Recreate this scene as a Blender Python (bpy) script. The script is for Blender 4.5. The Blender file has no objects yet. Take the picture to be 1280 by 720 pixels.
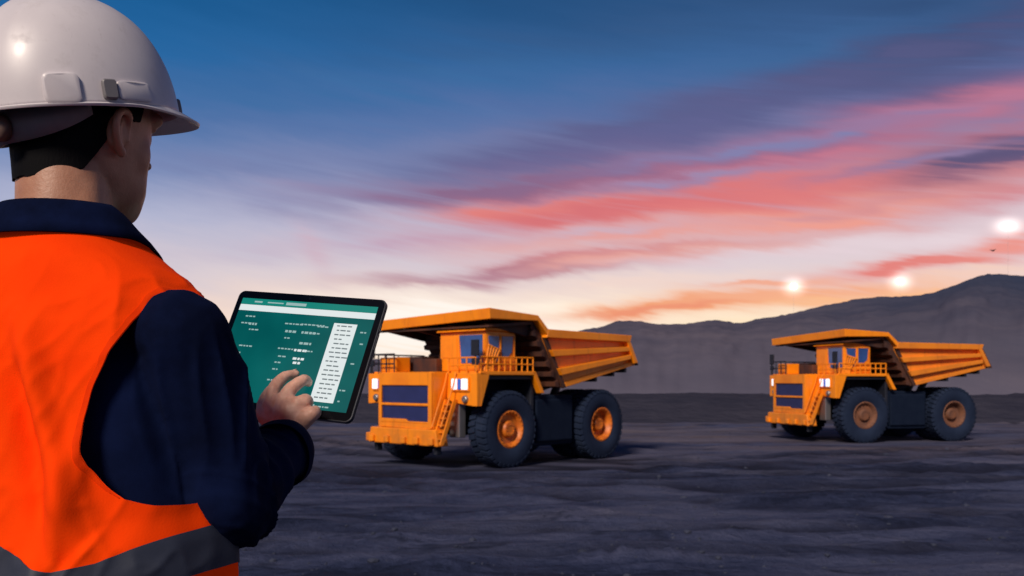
import bpy, bmesh, math, random
import numpy as np
from mathutils import Vector, Matrix, noise
random.seed(7)
rng = np.random.default_rng(7)
PI = math.pi
scn = bpy.context.scene
COL = scn.collection

# ------------------------------------------------------------------ camera frame
F, HOR, HC = 1150.0, 474.0, 4.0           # focal length and horizon in photo pixels, eye height in metres
def at(px, py, y):
    return Vector(((px - 640) / F * y, y, HC + (HOR - py) / F * y))

def lin(r, g, b):
    f = lambda c: (c / 255 / 12.92) if c / 255 <= .04045 else ((c / 255 + .055) / 1.055) ** 2.4
    return (f(r), f(g), f(b), 1.0)

# ------------------------------------------------------------------ node helpers
class X:
    """tiny expression wrapper building Math nodes"""
    def __init__(s, t, sock): s.t, s.s = t, sock
    def _op(s, op, o=None, o2=None):
        n = s.t.nodes.new('ShaderNodeMath'); n.operation = op
        for i, v in enumerate((s, o, o2)):
            if v is None: continue
            if isinstance(v, X): s.t.links.new(v.s, n.inputs[i])
            else: n.inputs[i].default_value = v
        return X(s.t, n.outputs[0])
    def __add__(s, o): return s._op('ADD', o)
    def __sub__(s, o): return s._op('SUBTRACT', o)
    def __mul__(s, o): return s._op('MULTIPLY', o)
    def __truediv__(s, o): return s._op('DIVIDE', o)
    def pw(s, o): return s._op('POWER', o)
    def exp(s): return s._op('EXPONENT')
    def mx(s, o): return s._op('MAXIMUM', o)
    def mn(s, o): return s._op('MINIMUM', o)
    def absv(s): return s._op('ABSOLUTE')
    def sat(s): return s.mx(0.0).mn(1.0)
def new(t, kind, **kw):
    n = t.nodes.new('ShaderNode' + kind)
    for k, v in kw.items():
        if k in n.inputs: n.inputs[k].default_value = v
        else: setattr(n, k, v)
    return n
def mixc(t, fac, a, b, blend='MIX'):
    n = t.nodes.new('ShaderNodeMix'); n.data_type = 'RGBA'; n.blend_type = blend
    for i, v in ((0, fac), (6, a), (7, b)):
        if isinstance(v, X): t.links.new(v.s, n.inputs[i])
        elif hasattr(v, 'is_output'): t.links.new(v, n.inputs[i])
        elif i == 0: n.inputs[i].default_value = v
        else: n.inputs[i].default_value = v
    return n.outputs[2]
def ramp(t, fac, stops, interp='LINEAR'):
    n = t.nodes.new('ShaderNodeValToRGB'); n.color_ramp.interpolation = interp
    e = n.color_ramp.elements
    while len(e) < len(stops): e.new(.5)
    for el, (p, c) in zip(e, stops): el.position = p; el.color = c if len(c) == 4 else (*c, 1)
    t.links.new(fac.s if isinstance(fac, X) else fac, n.inputs[0])
    return n.outputs[0]
def coords(t, scale=(1, 1, 1), out='Object'):
    tc = new(t, 'TexCoord'); m = new(t, 'Mapping'); m.inputs['Scale'].default_value = scale
    t.links.new(tc.outputs[out], m.inputs['Vector']); return m.outputs[0]
def noisetex(t, vec, scale, detail=4, rough=.55, dist=0.0):
    n = new(t, 'TexNoise'); n.inputs['Scale'].default_value = scale; n.inputs['Detail'].default_value = detail
    n.inputs['Roughness'].default_value = rough; n.inputs['Distortion'].default_value = dist
    t.links.new(vec, n.inputs['Vector']); return X(t, n.outputs['Fac'])
def mat(name, col=(.5, .5, .5), rough=.5, metal=0.0, col2=None, nscale=6.0, nstretch=(1, 1, 1), bump=0.0, bscale=40.0, bdist=.01, emit=None, estr=1.0, contrast=(.35, .65), sss=0.0, spec=None, rvar=0.0, coat=0.0):
    m = bpy.data.materials.new(name); m.use_nodes = True
    t = m.node_tree; b = t.nodes['Principled BSDF']
    b.inputs['Base Color'].default_value = (*col[:3], 1); b.inputs['Roughness'].default_value = rough; b.inputs['Metallic'].default_value = metal
    if spec is not None: b.inputs['Specular IOR Level'].default_value = spec
    if coat: b.inputs['Coat Weight'].default_value = coat; b.inputs['Coat Roughness'].default_value = .12
    v = coords(t, nstretch)
    if col2 is not None:
        n = noisetex(t, v, nscale, 6, .6)
        c = ramp(t, n, [(contrast[0], col), (contrast[1], col2)])
        t.links.new(c, b.inputs['Base Color'])
        if rvar:
            r = (n - .5) * rvar + rough
            t.links.new(r.sat().s, b.inputs['Roughness'])
    if bump:
        n = noisetex(t, v, bscale, 5, .6)
        bn = new(t, 'Bump'); bn.inputs['Strength'].default_value = bump; bn.inputs['Distance'].default_value = bdist
        t.links.new(n.s, bn.inputs['Height']); t.links.new(bn.outputs[0], b.inputs['Normal'])
    if sss:
        b.inputs['Subsurface Weight'].default_value = sss; b.inputs['Subsurface Radius'].default_value = (.012, .005, .003); b.inputs['Subsurface Scale'].default_value = 1.0
    if emit is not None:
        b.inputs['Emission Color'].default_value = (*emit[:3], 1); b.inputs['Emission Strength'].default_value = estr
    return m

# ------------------------------------------------------------------ mesh helpers
class MB:
    def __init__(s): s.v, s.f, s.m = [], [], []
    def add(s, v, f, mi=0):
        o = len(s.v); s.v += [tuple(p) for p in v]
        for q in f: s.f.append([i + o for i in q]); s.m.append(mi)
    def box(s, x0, x1, y0, y1, z0, z1, mi=0):
        v = [(x, y, z) for x in (x0, x1) for y in (y0, y1) for z in (z0, z1)]
        s.add(v, [(0, 1, 3, 2), (4, 6, 7, 5), (0, 4, 5, 1), (2, 3, 7, 6), (0, 2, 6, 4), (1, 5, 7, 3)], mi)
    def prism(s, poly, y0, y1, axis='y', mi=0):
        """poly: list of 2-D points; extruded along the given axis"""
        n = len(poly)
        mk = {'y': lambda a, b, c: (a, c, b), 'x': lambda a, b, c: (c, a, b), 'z': lambda a, b, c: (a, b, c)}[axis]
        v = [mk(a, b, y0) for a, b in poly] + [mk(a, b, y1) for a, b in poly]
        s.add(v, [list(range(n))[::-1], list(range(n, 2 * n))] + [(i, (i + 1) % n, n + (i + 1) % n, n + i) for i in range(n)], mi)
    def tube(s, pts, rad, seg=10, mi=0, cap=True):
        pts = [Vector(p) for p in pts]; n = len(pts)
        if not hasattr(rad, '__len__'): rad = [rad] * n
        d0 = (pts[1] - pts[0]).normalized()
        up = Vector((0, 0, 1)) if abs(d0.z) < .9 else Vector((1, 0, 0))
        a = d0.cross(up).normalized(); v = []
        for i in range(n):
            d = (pts[min(i + 1, n - 1)] - pts[max(i - 1, 0)]).normalized()
            a = (a - d * a.dot(d)).normalized(); b = d.cross(a)
            for k in range(seg):
                th = 2 * PI * k / seg
                v.append(pts[i] + (a * math.cos(th) + b * math.sin(th)) * rad[i])
        f = [(i * seg + k, i * seg + (k + 1) % seg, (i + 1) * seg + (k + 1) % seg, (i + 1) * seg + k) for i in range(n - 1) for k in range(seg)]
        if cap: f += [list(range(seg))[::-1], list(range((n - 1) * seg, n * seg))]
        s.add(v, f, mi)
    def capsule(s, pts, rad, seg=14, sub=6, mi=0):
        """smooth round-ended tube through points (Catmull-Rom)"""
        P = [np.array(p, float) for p in pts]; R = list(rad) if hasattr(rad, '__len__') else [rad] * len(P)
        Q, S = [], []
        for i in range(len(P) - 1):
            p0, p1, p2, p3 = P[max(i - 1, 0)], P[i], P[i + 1], P[min(i + 2, len(P) - 1)]
            for k in range(sub):
                u = k / sub
                Q.append(.5 * (2 * p1 + (p2 - p0) * u + (2 * p0 - 5 * p1 + 4 * p2 - p3) * u * u + (3 * p1 - p0 - 3 * p2 + p3) * u ** 3))
                S.append(R[i] * (1 - u) + R[i + 1] * u)
        Q.append(P[-1]); S.append(R[-1])
        d0 = Q[0] - Q[1]; d0 = d0 / np.linalg.norm(d0); d1 = Q[-1] - Q[-2]; d1 = d1 / np.linalg.norm(d1)
        pre = [(Q[0] + d0 * S[0] * math.sin(a), S[0] * math.cos(a)) for a in (1.45, 1.1, .75, .4)]
        post = [(Q[-1] + d1 * S[-1] * math.sin(a), S[-1] * math.cos(a)) for a in (.4, .75, 1.1, 1.45)]
        s.tube([p for p, _ in pre] + Q + [p for p, _ in post], [r for _, r in pre] + S + [r for _, r in post], seg, mi)
    def ellipsoid(s, c, r, R=None, nu=24, nv=14, mi=0):
        v, f = [], []
        for j in range(nv + 1):
            ph = PI * j / nv
            for i in range(nu):
                th = 2 * PI * i / nu
                p = Vector((r[0] * math.sin(ph) * math.cos(th), r[1] * math.sin(ph) * math.sin(th), r[2] * math.cos(ph)))
                if R is not None: p = R @ p
                v.append(p + Vector(c))
        for j in range(nv):
            for i in range(nu):
                f.append((j * nu + i, (j + 1) * nu + i, (j + 1) * nu + (i + 1) % nu, j * nu + (i + 1) % nu))
        s.add(v, f, mi)
    def lathe(s, prof, seg=48, axis='y', mi=0, c=(0, 0, 0)):
        """prof: (along axis, radius); closed on itself when the first and last points agree"""
        n = len(prof); v = []
        for k in range(seg):
            th = 2 * PI * k / seg; cs, sn = math.cos(th), math.sin(th)
            for a, r in prof:
                p = {'y': (r * cs, a, r * sn), 'z': (r * cs, r * sn, a), 'x': (a, r * cs, r * sn)}[axis]
                v.append((p[0] + c[0], p[1] + c[1], p[2] + c[2]))
        f = [(k * n + i, k * n + i + 1, ((k + 1) % seg) * n + i + 1, ((k + 1) % seg) * n + i) for k in range(seg) for i in range(n - 1)]
        s.add(v, f, mi)
    def mesh(s, name):
        me = bpy.data.meshes.new(name); me.from_pydata(s.v, [], s.f)
        for p, mi in zip(me.polygons, s.m): p.material_index = mi
        bm = bmesh.new(); bm.from_mesh(me); bmesh.ops.remove_doubles(bm, verts=bm.verts, dist=1e-6)
        bmesh.ops.recalc_face_normals(bm, faces=bm.faces); bm.to_mesh(me); bm.free()
        return me
    def build(s, name, mats, parent=None, bevel=0.0, smooth=False, seg=2, M=None):
        me = s.mesh(name)
        if M is not None: me.transform(M)
        return link(name, me, mats, parent, bevel, smooth, seg)
def link(name, me, mats, parent=None, bevel=0.0, smooth=False, seg=2):
    o = bpy.data.objects.new(name, me); COL.objects.link(o)
    for m in (mats if isinstance(mats, (list, tuple)) else [mats]): me.materials.append(m)
    if parent is not None: o.parent = parent
    if smooth is True: me.polygons.foreach_set('use_smooth', [True] * len(me.polygons))
    elif smooth: me.shade_auto_smooth(smooth) if hasattr(me, 'shade_auto_smooth') else auto_smooth(me, smooth)
    if bevel:
        b = o.modifiers.new('edge', 'BEVEL'); b.width = bevel; b.segments = seg; b.limit_method = 'ANGLE'; b.angle_limit = math.radians(35)
    return o
def auto_smooth(me, ang):
    me.polygons.foreach_set('use_smooth', [True] * len(me.polygons))
    bm = bmesh.new(); bm.from_mesh(me)
    for e in bm.edges:
        if len(e.link_faces) == 2 and e.calc_face_angle(0) > ang: e.smooth = False
    bm.to_mesh(me); bm.free()
def thing(name, label, cat, loc=(0, 0, 0), rz=0.0, group=None):
    o = bpy.data.objects.new(name, None); COL.objects.link(o); o.empty_display_size = .2
    o.location = loc; o.rotation_euler = (0, 0, rz); tag(o, label, cat, group); return o
def tag(o, label, cat, group=None):
    o['label'] = label; o['category'] = cat
    if group: o['group'] = group
    return o
def struct(o): o['kind'] = 'structure'; return o
def fused(mb, voxel, smooth=3, fac=.5):
    """all shapes of a builder fused into one continuous skin"""
    o = bpy.data.objects.new('tmp', mb.mesh('tmp')); COL.objects.link(o)
    r = o.modifiers.new('r', 'REMESH'); r.mode = 'VOXEL'; r.voxel_size = voxel; r.use_smooth_shade = True
    if smooth:
        q = o.modifiers.new('s', 'SMOOTH'); q.factor = fac; q.iterations = smooth
    dg = bpy.context.evaluated_depsgraph_get(); dg.update()
    me = bpy.data.meshes.new_from_object(o.evaluated_get(dg))
    old = o.data; bpy.data.objects.remove(o); bpy.data.meshes.remove(old)
    return me
def getv(me):
    a = np.empty(len(me.vertices) * 3); me.vertices.foreach_get('co', a); return a.reshape(-1, 3)
def setv(me, a): me.vertices.foreach_set('co', np.ascontiguousarray(a).ravel()); me.update()
def getn(me):
    a = np.empty(len(me.vertices) * 3); me.vertices.foreach_get('normal', a); return a.reshape(-1, 3)
def wrinkle(me, fn):
    """push every vertex along its normal by fn(x, y, z)"""
    v, n = getv(me), getn(me)
    d = np.array([fn(*p) for p in v]); setv(me, v + n * d[:, None])
def clip(v, f, field):
    """keep the part of a polygon mesh where field(vertex array) > 0, cut cleanly along the zero line"""
    v = np.asarray(v, float); s = field(v); nv = [tuple(p) for p in v]; cache = {}; out = []
    def cut(a, b):
        k = (min(a, b), max(a, b))
        if k not in cache:
            t = s[a] / (s[a] - s[b]); nv.append(tuple(v[a] + (v[b] - v[a]) * t)); cache[k] = len(nv) - 1
        return cache[k]
    for q in f:
        r = []
        for i in range(len(q)):
            a, b = q[i], q[(i + 1) % len(q)]
            if s[a] > 0: r.append(a)
            if (s[a] > 0) != (s[b] > 0): r.append(cut(a, b))
        if len(r) >= 3: out.append(r)
    used = sorted({i for q in out for i in q}); mp = {i: k for k, i in enumerate(used)}
    return [nv[i] for i in used], [[mp[i] for i in q] for q in out]
def sstep(a, b, x):
    t = np.clip((x - a) / (b - a), 0, 1); return t * t * (3 - 2 * t)
def fbm(x, y, z=0.0, o=4):
    return noise.fractal(Vector((x, y, z)), 1.0, 2.0, o)

# ================================================================== CAMERA, WORLD, SUN
cam = bpy.data.cameras.new('camera'); co = bpy.data.objects.new('camera', cam); COL.objects.link(co)
co.location = (0, 0, HC); co.rotation_euler = (math.radians(90), 0, 0)
cam.sensor_width = 36; cam.lens = 36 * F / 1280; cam.shift_y = (HOR - 360) / 1280
cam.clip_start = .05; cam.clip_end = 20000
cam.dof.use_dof = True; cam.dof.focus_distance = 1.45; cam.dof.aperture_fstop = 11
scn.camera = co
scn.view_settings.view_transform = 'Standard'; scn.view_settings.look = 'None'; scn.view_settings.exposure = 0
scn.render.filter_size = 1.8
scn.cycles.max_bounces = 6; scn.cycles.transparent_max_bounces = 12; scn.cycles.sample_clamp_indirect = 4

SUN_AZ, SUN_EL = math.radians(202), math.radians(35)        # azimuth clockwise from +Y: behind the camera, a little to its left
sd = Vector((math.sin(SUN_AZ) * math.cos(SUN_EL), math.cos(SUN_AZ) * math.cos(SUN_EL), math.sin(SUN_EL)))
L = bpy.data.lights.new('sun', 'SUN'); L.energy = 3.5; L.angle = math.radians(12); L.color = (1, .86, .72)
lo = bpy.data.objects.new('sun', L); COL.objects.link(lo); lo.rotation_euler = sd.to_track_quat('Z', 'Y').to_euler()

w = bpy.data.worlds.new('World'); scn.world = w; w.use_nodes = True; T = w.node_tree
for n in list(T.nodes): T.nodes.remove(n)
tc = new(T, 'TexCoord'); sp = new(T, 'SeparateXYZ'); T.links.new(tc.outputs['Generated'], sp.inputs[0])
sx, sy, sz = (X(T, sp.outputs[i]) for i in range(3))
rr = (sx * sx + sy * sy)._op('SQRT').mx(1e-4)
az = sx._op('ARCTAN2', sy); el = sz / rr
def azel(px, py):
    a = math.atan((px - 640) / F); return a, (HOR - py) / F * math.cos(a)
# slow wandering of the cloud bands, drawn out along their run
cmb = new(T, 'CombineXYZ'); T.links.new((az + el * .6).s, cmb.inputs[0]); T.links.new((el * 4.5 + az * .75).s, cmb.inputs[1])
n1 = noisetex(T, cmb.outputs[0], 3.2, 5, .55, .25)
n2 = noisetex(T, cmb.outputs[0], 9.0, 6, .62, .5)
cmb2 = new(T, 'CombineXYZ'); T.links.new((az * .8).s, cmb2.inputs[0]); T.links.new((el * 16 + az * 2.6).s, cmb2.inputs[1])
n3 = noisetex(T, cmb2.outputs[0], 3.4, 5, .6, .35)
el2 = el + (n1 - .5) * .06 + (n2 - .5) * .022
G = lambda py: (HOR - py) / F / .5
skyL = ramp(T, el2 / .5, [(0.0, lin(236, 196, 160)), (G(440), lin(250, 218, 190)), (G(395), lin(242, 212, 194)), (G(345), lin(214, 200, 206)), (G(290), lin(176, 178, 204)), (G(230), lin(124, 142, 184)), (G(165), lin(70, 108, 162)), (G(90), lin(26, 98, 158)), (G(10), lin(0, 82, 138)), (1.0, lin(0, 56, 104))])
skyR = ramp(T, el2 / .5, [(0.0, lin(250, 214, 170)), (G(415), lin(254, 226, 184)), (G(380), lin(240, 212, 202)), (G(330), lin(222, 204, 208)), (G(270), lin(206, 178, 190)), (G(210), lin(150, 134, 168)), (G(140), lin(98, 104, 152)), (G(80), lin(60, 96, 148)), (G(20), lin(40, 72, 116)), (1.0, lin(18, 46, 82))])
side = ((az + .38) / .75).sat()
sky = mixc(T, side, skyL, skyR)
streaks = [  # px, py, half length, half thickness, rise, colour, strength
    (800, 45, 420, 34, -.10, (44, 78, 124), .55), (1190, 40, 190, 46, -.12, (32, 54, 94), .85), (500, 110, 300, 30, -.12, (52, 104, 158), .5), (1000, 70, 260, 16, -.14, (52, 100, 152), .6),
    (430, 205, 330, 24, -.06, (112, 122, 166), .75), (480, 160, 220, 20, -.1, (80, 112, 164), .5),
    (1010, 110, 360, 26, -.19, (76, 78, 120), 1.05), (790, 172, 240, 24, -.20, (90, 90, 136), 1.05), (650, 218, 190, 20, -.16, (104, 94, 138), 1.2), (1110, 140, 260, 17, -.17, (118, 94, 136), .85), (1220, 100, 120, 22, -.10, (84, 82, 124), .8),
    (1195, 135, 210, 15, -.16, (206, 112, 128), .95), (1060, 166, 190, 13, -.14, (170, 110, 142), .8), (1265, 160, 70, 14, -.1, (214, 112, 122), .8),
    (520, 240, 230, 16, -.05, (146, 140, 176), .8), (560, 300, 220, 12, -.08, (190, 166, 188), .75),
    (640, 238, 170, 13, -.05, (134, 98, 132), 1.35), (760, 226, 160, 14, -.11, (132, 90, 124), 1.4), (905, 208, 170, 13, -.13, (146, 92, 124), 1.35), (1010, 196, 120, 10, -.1, (186, 110, 136), .85),
    (700, 262, 150, 14, -.05, (226, 126, 118), 1.3), (840, 256, 210, 18, -.10, (210, 104, 108), 1.4), (1010, 234, 240, 24, -.10, (220, 114, 112), 1.3),
    (1190, 222, 190, 28, -.12, (220, 128, 126), 1.0), (850, 286, 220, 13, -.09, (232, 146, 132), .95), (1060, 264, 280, 15, -.09, (238, 154, 136), .95), (1250, 192, 110, 26, -.10, (88, 74, 112), 1.3), (1262, 240, 80, 18, -.1, (206, 122, 132), .8),
    (790, 320, 190, 10, -.09, (208, 130, 134), 1.3), (635, 342, 135, 9, -.07, (170, 110, 130), 1.8), (745, 330, 110, 9, -.1, (222, 146, 138), .9), (555, 345, 90, 6, -.03, (178, 136, 154), .8), (900, 312, 150, 8, -.08, (230, 160, 146), .7),
        (960, 184, 220, 8, -.13, (128, 122, 166), .9), (1150, 196, 130, 7, -.10, (140, 116, 154), .85), (840, 228, 160, 6, -.10, (156, 130, 166), .8), (1120, 248, 170, 6, -.08, (206, 134, 140), .7), (760, 292, 160, 7, -.07, (206, 170, 182), .8), (930, 296, 160, 5, -.06, (222, 176, 176), .7),
    (395, 318, 14, 34, -.6, (206, 172, 186), .5), (700, 395, 240, 26, 0, (254, 234, 208), 1.0), (540, 412, 170, 34, 0, (255, 244, 234), 1.5), (800, 354, 170, 9, -.08, (240, 210, 198), .6), (980, 312, 200, 9, -.08, (226, 206, 212), .7), (1180, 292, 130, 13, -.05, (228, 208, 214), .8),
    (880, 383, 135, 9, -.06, (240, 154, 106), 1.7), (1000, 368, 140, 13, -.05, (242, 168, 130), 1.5), (1160, 325, 105, 9, -.07, (226, 124, 116), 1.4), (1255, 303, 60, 12, -.1, (234, 146, 134), .9), (1085, 374, 130, 10, -.08, (248, 184, 136), 1.2), (1220, 340, 90, 8, -.08, (246, 200, 176), .6), (960, 352, 70, 4, -.05, (240, 168, 140), 1.2), (820, 390, 80, 4, -.05, (236, 144, 108), 1.4)]
for px, py, hl, ht, rise, c, st in streaks:
    a0, e0 = azel(px, py); k = math.cos(a0)
    ang = math.atan(rise); cs, sn = math.cos(ang), -math.sin(ang)       # rise is in photo pixels (down positive)
    du = az - a0; dv = el2 - e0
    s_ = (du * cs + dv * sn) / (hl / F * k); t_ = (dv * cs - du * sn) / (ht / F * 1.05)
    g = (s_ * s_ * -1.0 - t_ * t_).exp()
    fib = (n3 - .30) * 2.6
    g = (g * 1.6 * (fib.sat() * .85 + .16) * st).sat()
    sky = mixc(T, g, sky, lin(*c))
# the rest of the vault, behind the camera, is plain dusk blue
front = ((sy / rr + .15) / .5).sat()
vault = ramp(T, el2 / 1.2, [(0.0, lin(120, 112, 130)), (.2, lin(96, 108, 142)), (.5, lin(40, 76, 120)), (1.0, lin(8, 44, 84))])
sky = mixc(T, front, vault, sky)
gnd = (el * -25.0).sat()
sky = mixc(T, gnd, sky, lin(60, 58, 72))
bg = new(T, 'Background'); T.links.new(sky, bg.inputs[0]); bg.inputs[1].default_value = 1.0
nish = new(T, 'TexSky'); nish.sky_type = 'NISHITA'; nish.sun_disc = False; nish.sun_elevation = SUN_EL; nish.sun_rotation = SUN_AZ; nish.dust_density = 2.0
bg2 = new(T, 'Background'); T.links.new(nish.outputs[0], bg2.inputs[0]); bg2.inputs[1].default_value = 0.006
ad = new(T, 'AddShader'); T.links.new(bg.outputs[0], ad.inputs[0]); T.links.new(bg2.outputs[0], ad.inputs[1])
wo = new(T, 'OutputWorld'); T.links.new(ad.outputs[0], wo.inputs[0])

# ================================================================== TERRAIN
FLOOR = 2.71                                                    # top of the mound the man stands on
def ground_h(x, y):
    d = math.hypot(x, y)
    m = FLOOR * (1 - sstep(3.0, 10.5, y)) * sstep(-26, -14, y) * (1 - sstep(11, 22, abs(x)))
    k = sstep(4.5, 14, d)
    h = m
    if d < 130:
        h += k * (.20 * noise.noise(Vector((x * .16, y * .55, 0))) + .11 * noise.noise(Vector((x * .5, y * 1.5, 3))) + .03 * noise.noise(Vector((x * 1.6, y * 2.6, 7))))
        for cx, cy, rx, ry, hh in ((2.8, 20.4, 1.3, .8, .26), (-1.5, 19.6, .9, .6, .14), (6.0, 24.0, 1.4, .7, .15), (1.6, 27, 2.4, .7, .16), (-3.2, 23, 1.3, .7, .16), (9.5, 22, 1.1, .6, .12), (12, 30, 3, .7, .17)):
            q = ((x - cx) / rx) ** 2 + ((y - cy) / ry) ** 2
            if q < 5: h += hh * math.exp(-q) * (1 + .8 * noise.noise(Vector((x * 3, y * 3, 1))))
        # wheel ruts curving across the yard
        for (ox, oy, R, wd) in ((4, 96, 58.5, .6), (4, 96, 62.0, .6), (-8, 110, 66, .6), (-8, 110, 70, .6), (30, 95, 66, .6), (30, 95, 69.5, .6), (2, 70, 46, .5), (2, 70, 49, .5), (22, 80, 40, .5), (22, 80, 43, .5)):
            dd = (math.hypot(x - ox, y - oy) - R) / wd
            if abs(dd) < 3: h += -.20 * math.exp(-dd * dd) + .10 * math.exp(-(abs(dd) - 1.5) ** 2 * 3)
        h *= 1.0
        fl = 1.0                                                    # level pads where the trucks stand
        for tx, ty in ((-.6, 46.6), (24.3, 61.9)):
            fl = min(fl, sstep(5.5, 9.5, math.hypot(x - tx, y - ty)))
        h = m + (h - m) * fl
    return h
A = np.concatenate([np.linspace(-180, -42, 50, endpoint=False), np.linspace(-42, 42, 380, endpoint=False), np.linspace(42, 180, 50, endpoint=False)])
Rr = [.6]
while Rr[-1] < 3500: Rr.append(Rr[-1] + max(.12, Rr[-1] * (.0095 if 14 < Rr[-1] < 110 else .03)))
vs = [(0, 0, FLOOR)]
for r in Rr:
    for a in A:
        x, y = r * math.sin(math.radians(a)), r * math.cos(math.radians(a)); vs.append((x, y, ground_h(x, y)))
nA = len(A); fs = [(0, 1 + (i + 1) % nA, 1 + i) for i in range(nA)]
for j in range(len(Rr) - 1):
    b = 1 + j * nA
    fs += [(b + i, b + (i + 1) % nA, b + nA + (i + 1) % nA, b + nA + i) for i in range(nA)]
gm = bpy.data.meshes.new('ground'); gm.from_pydata(vs, [], fs)
def ground_mat():
    m = bpy.data.materials.new('graded_dirt'); m.use_nodes = True; t = m.node_tree; b = t.nodes['Principled BSDF']
    b.inputs['Roughness'].default_value = .95; b.inputs['Specular IOR Level'].default_value = .15
    v = coords(t, (.22, .85, 1)); big = noisetex(t, v, .55, 6, .62, .6)
    v2 = coords(t, (.5, 1.7, 1)); mid = noisetex(t, v2, 1.1, 6, .65, .3)
    v3 = coords(t, (1, 1, 1)); fin = noisetex(t, v3, 5.0, 6, .7)
    huge = noisetex(t, coords(t, (.07, .30, 1)), 1.0, 5, .6, .5)
    f = huge * .45 + big * .40 + mid * .22 + fin * .16 - .10
    c = ramp(t, f, [(.41, (.009, .013, .034)), (.47, (.030, .038, .086)), (.54, (.060, .068, .130)), (.66, (.105, .105, .165))])
    tcn = new(t, 'TexCoord'); s = new(t, 'SeparateXYZ'); t.links.new(tcn.outputs['Object'], s.inputs[0]); yy = X(t, s.outputs[1])
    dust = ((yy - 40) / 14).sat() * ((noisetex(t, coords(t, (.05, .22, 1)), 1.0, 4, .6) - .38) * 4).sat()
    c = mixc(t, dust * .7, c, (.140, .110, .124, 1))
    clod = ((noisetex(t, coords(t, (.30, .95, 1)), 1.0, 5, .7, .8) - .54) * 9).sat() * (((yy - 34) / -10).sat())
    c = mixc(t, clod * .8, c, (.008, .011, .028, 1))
    xx = X(t, s.outputs[0]); wob = (mid - .5) * 1.4
    brk = ((noisetex(t, coords(t, (.16, .16, 1)), 1.0, 4, .6) - .30) * 6).sat()
    for ox, oy, R_, wd in ((4, 96, 58.5, .8), (4, 96, 62.0, .8), (-8, 110, 66, .8), (-8, 110, 70, .8), (30, 95, 66, .8), (30, 95, 69.5, .8), (2, 70, 46, .6), (2, 70, 49, .6), (22, 80, 40, .8), (22, 80, 43, .8)):
        dx, dy = xx - ox, yy - oy
        dd = ((dx * dx + dy * dy)._op('SQRT') - R_ + wob) / wd
        c = mixc(t, (dd * dd * -1.0).exp() * brk * .92, c, (.009, .010, .024, 1))
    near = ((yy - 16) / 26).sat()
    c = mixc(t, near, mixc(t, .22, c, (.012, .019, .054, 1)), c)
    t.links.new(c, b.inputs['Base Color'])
    bn = new(t, 'Bump'); bn.inputs['Strength'].default_value = 1.0; bn.inputs['Distance'].default_value = .22
    t.links.new((mid * .7 + fin * .45 + noisetex(t, v3, 16, 4, .7) * .12).s, bn.inputs['Height']); t.links.new(bn.outputs[0], b.inputs['Normal'])
    return m
M_dirt = ground_mat()
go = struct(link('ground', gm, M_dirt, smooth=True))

# loose stones lying about the yard: nobody could count them
mb = MB(); ICO = bmesh.new(); bmesh.ops.create_icosphere(ICO, subdivisions=1, radius=1.0)
iv = [v.co.copy() for v in ICO.verts]; jf = [[v.index for v in f.verts] for f in ICO.faces]; ICO.free()
for i in range(1500):
    y = 15 + 60 * random.random() ** 1.7; x = random.uniform(-.5, .75) * y
    if min(math.hypot(x + .6, y - 46.6), math.hypot(x - 24.3, y - 61.9)) < 7: continue
    s = random.uniform(.015, .045) * (1 + 2.0 * random.random() ** 8); z = ground_h(x, y)
    k = Vector((random.uniform(.8, 1.5), random.uniform(.8, 1.3), random.uniform(.5, .9))) * s
    mb.add([(x + p.x * k.x * random.uniform(.8, 1.2), y + p.y * k.y, z + p.z * k.z * random.uniform(.8, 1.2) + s * .15) for p in iv], jf)
gv = mb.build('gravel', mat('stone', (.016, .021, .045), .95, col2=(.045, .052, .090), nscale=.8)); gv['kind'] = 'stuff'

# ---- haul road bank at the far side of the yard, and the pit wall behind it
def prof(pts, x): return float(np.interp(x, [p[0] for p in pts], [p[1] for p in pts]))
mb = MB(); NX, NY = 420, 26
xs = np.linspace(-110, 150, NX); vs = []
for j in range(NY):
    t = j / (NY - 1)
    for x in xs:
        y = 83 + 34 * t + 1.2 * noise.noise(Vector((x * .07, 0, 5))) + abs(x) * .02
        z = (2.15 + .25 * noise.noise(Vector((x * .06, 1, 2)))) * float(sstep(0, .18, t)) - .25 * (1 - float(sstep(0, .05, t)))
        z += .16 * noise.noise(Vector((x * .5, y * .7, 9))) * float(sstep(0, .1, t)) + .07 * noise.noise(Vector((x * 1.7, y * 1.7, 9)))
        vs.append((x, y, z))
fs = [(j * NX + i, j * NX + i + 1, (j + 1) * NX + i + 1, (j + 1) * NX + i) for j in range(NY - 1) for i in range(NX - 1)]
me = bpy.data.meshes.new('embankment'); me.from_pydata(vs, [], fs)
struct(link('embankment', me, mat('bank_earth', (.026, .026, .044), .95, col2=(.042, .040, .060), nscale=.35, nstretch=(.5, 1, 2), bump=.8, bscale=1.4, bdist=.5, spec=.1), smooth=True))

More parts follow.
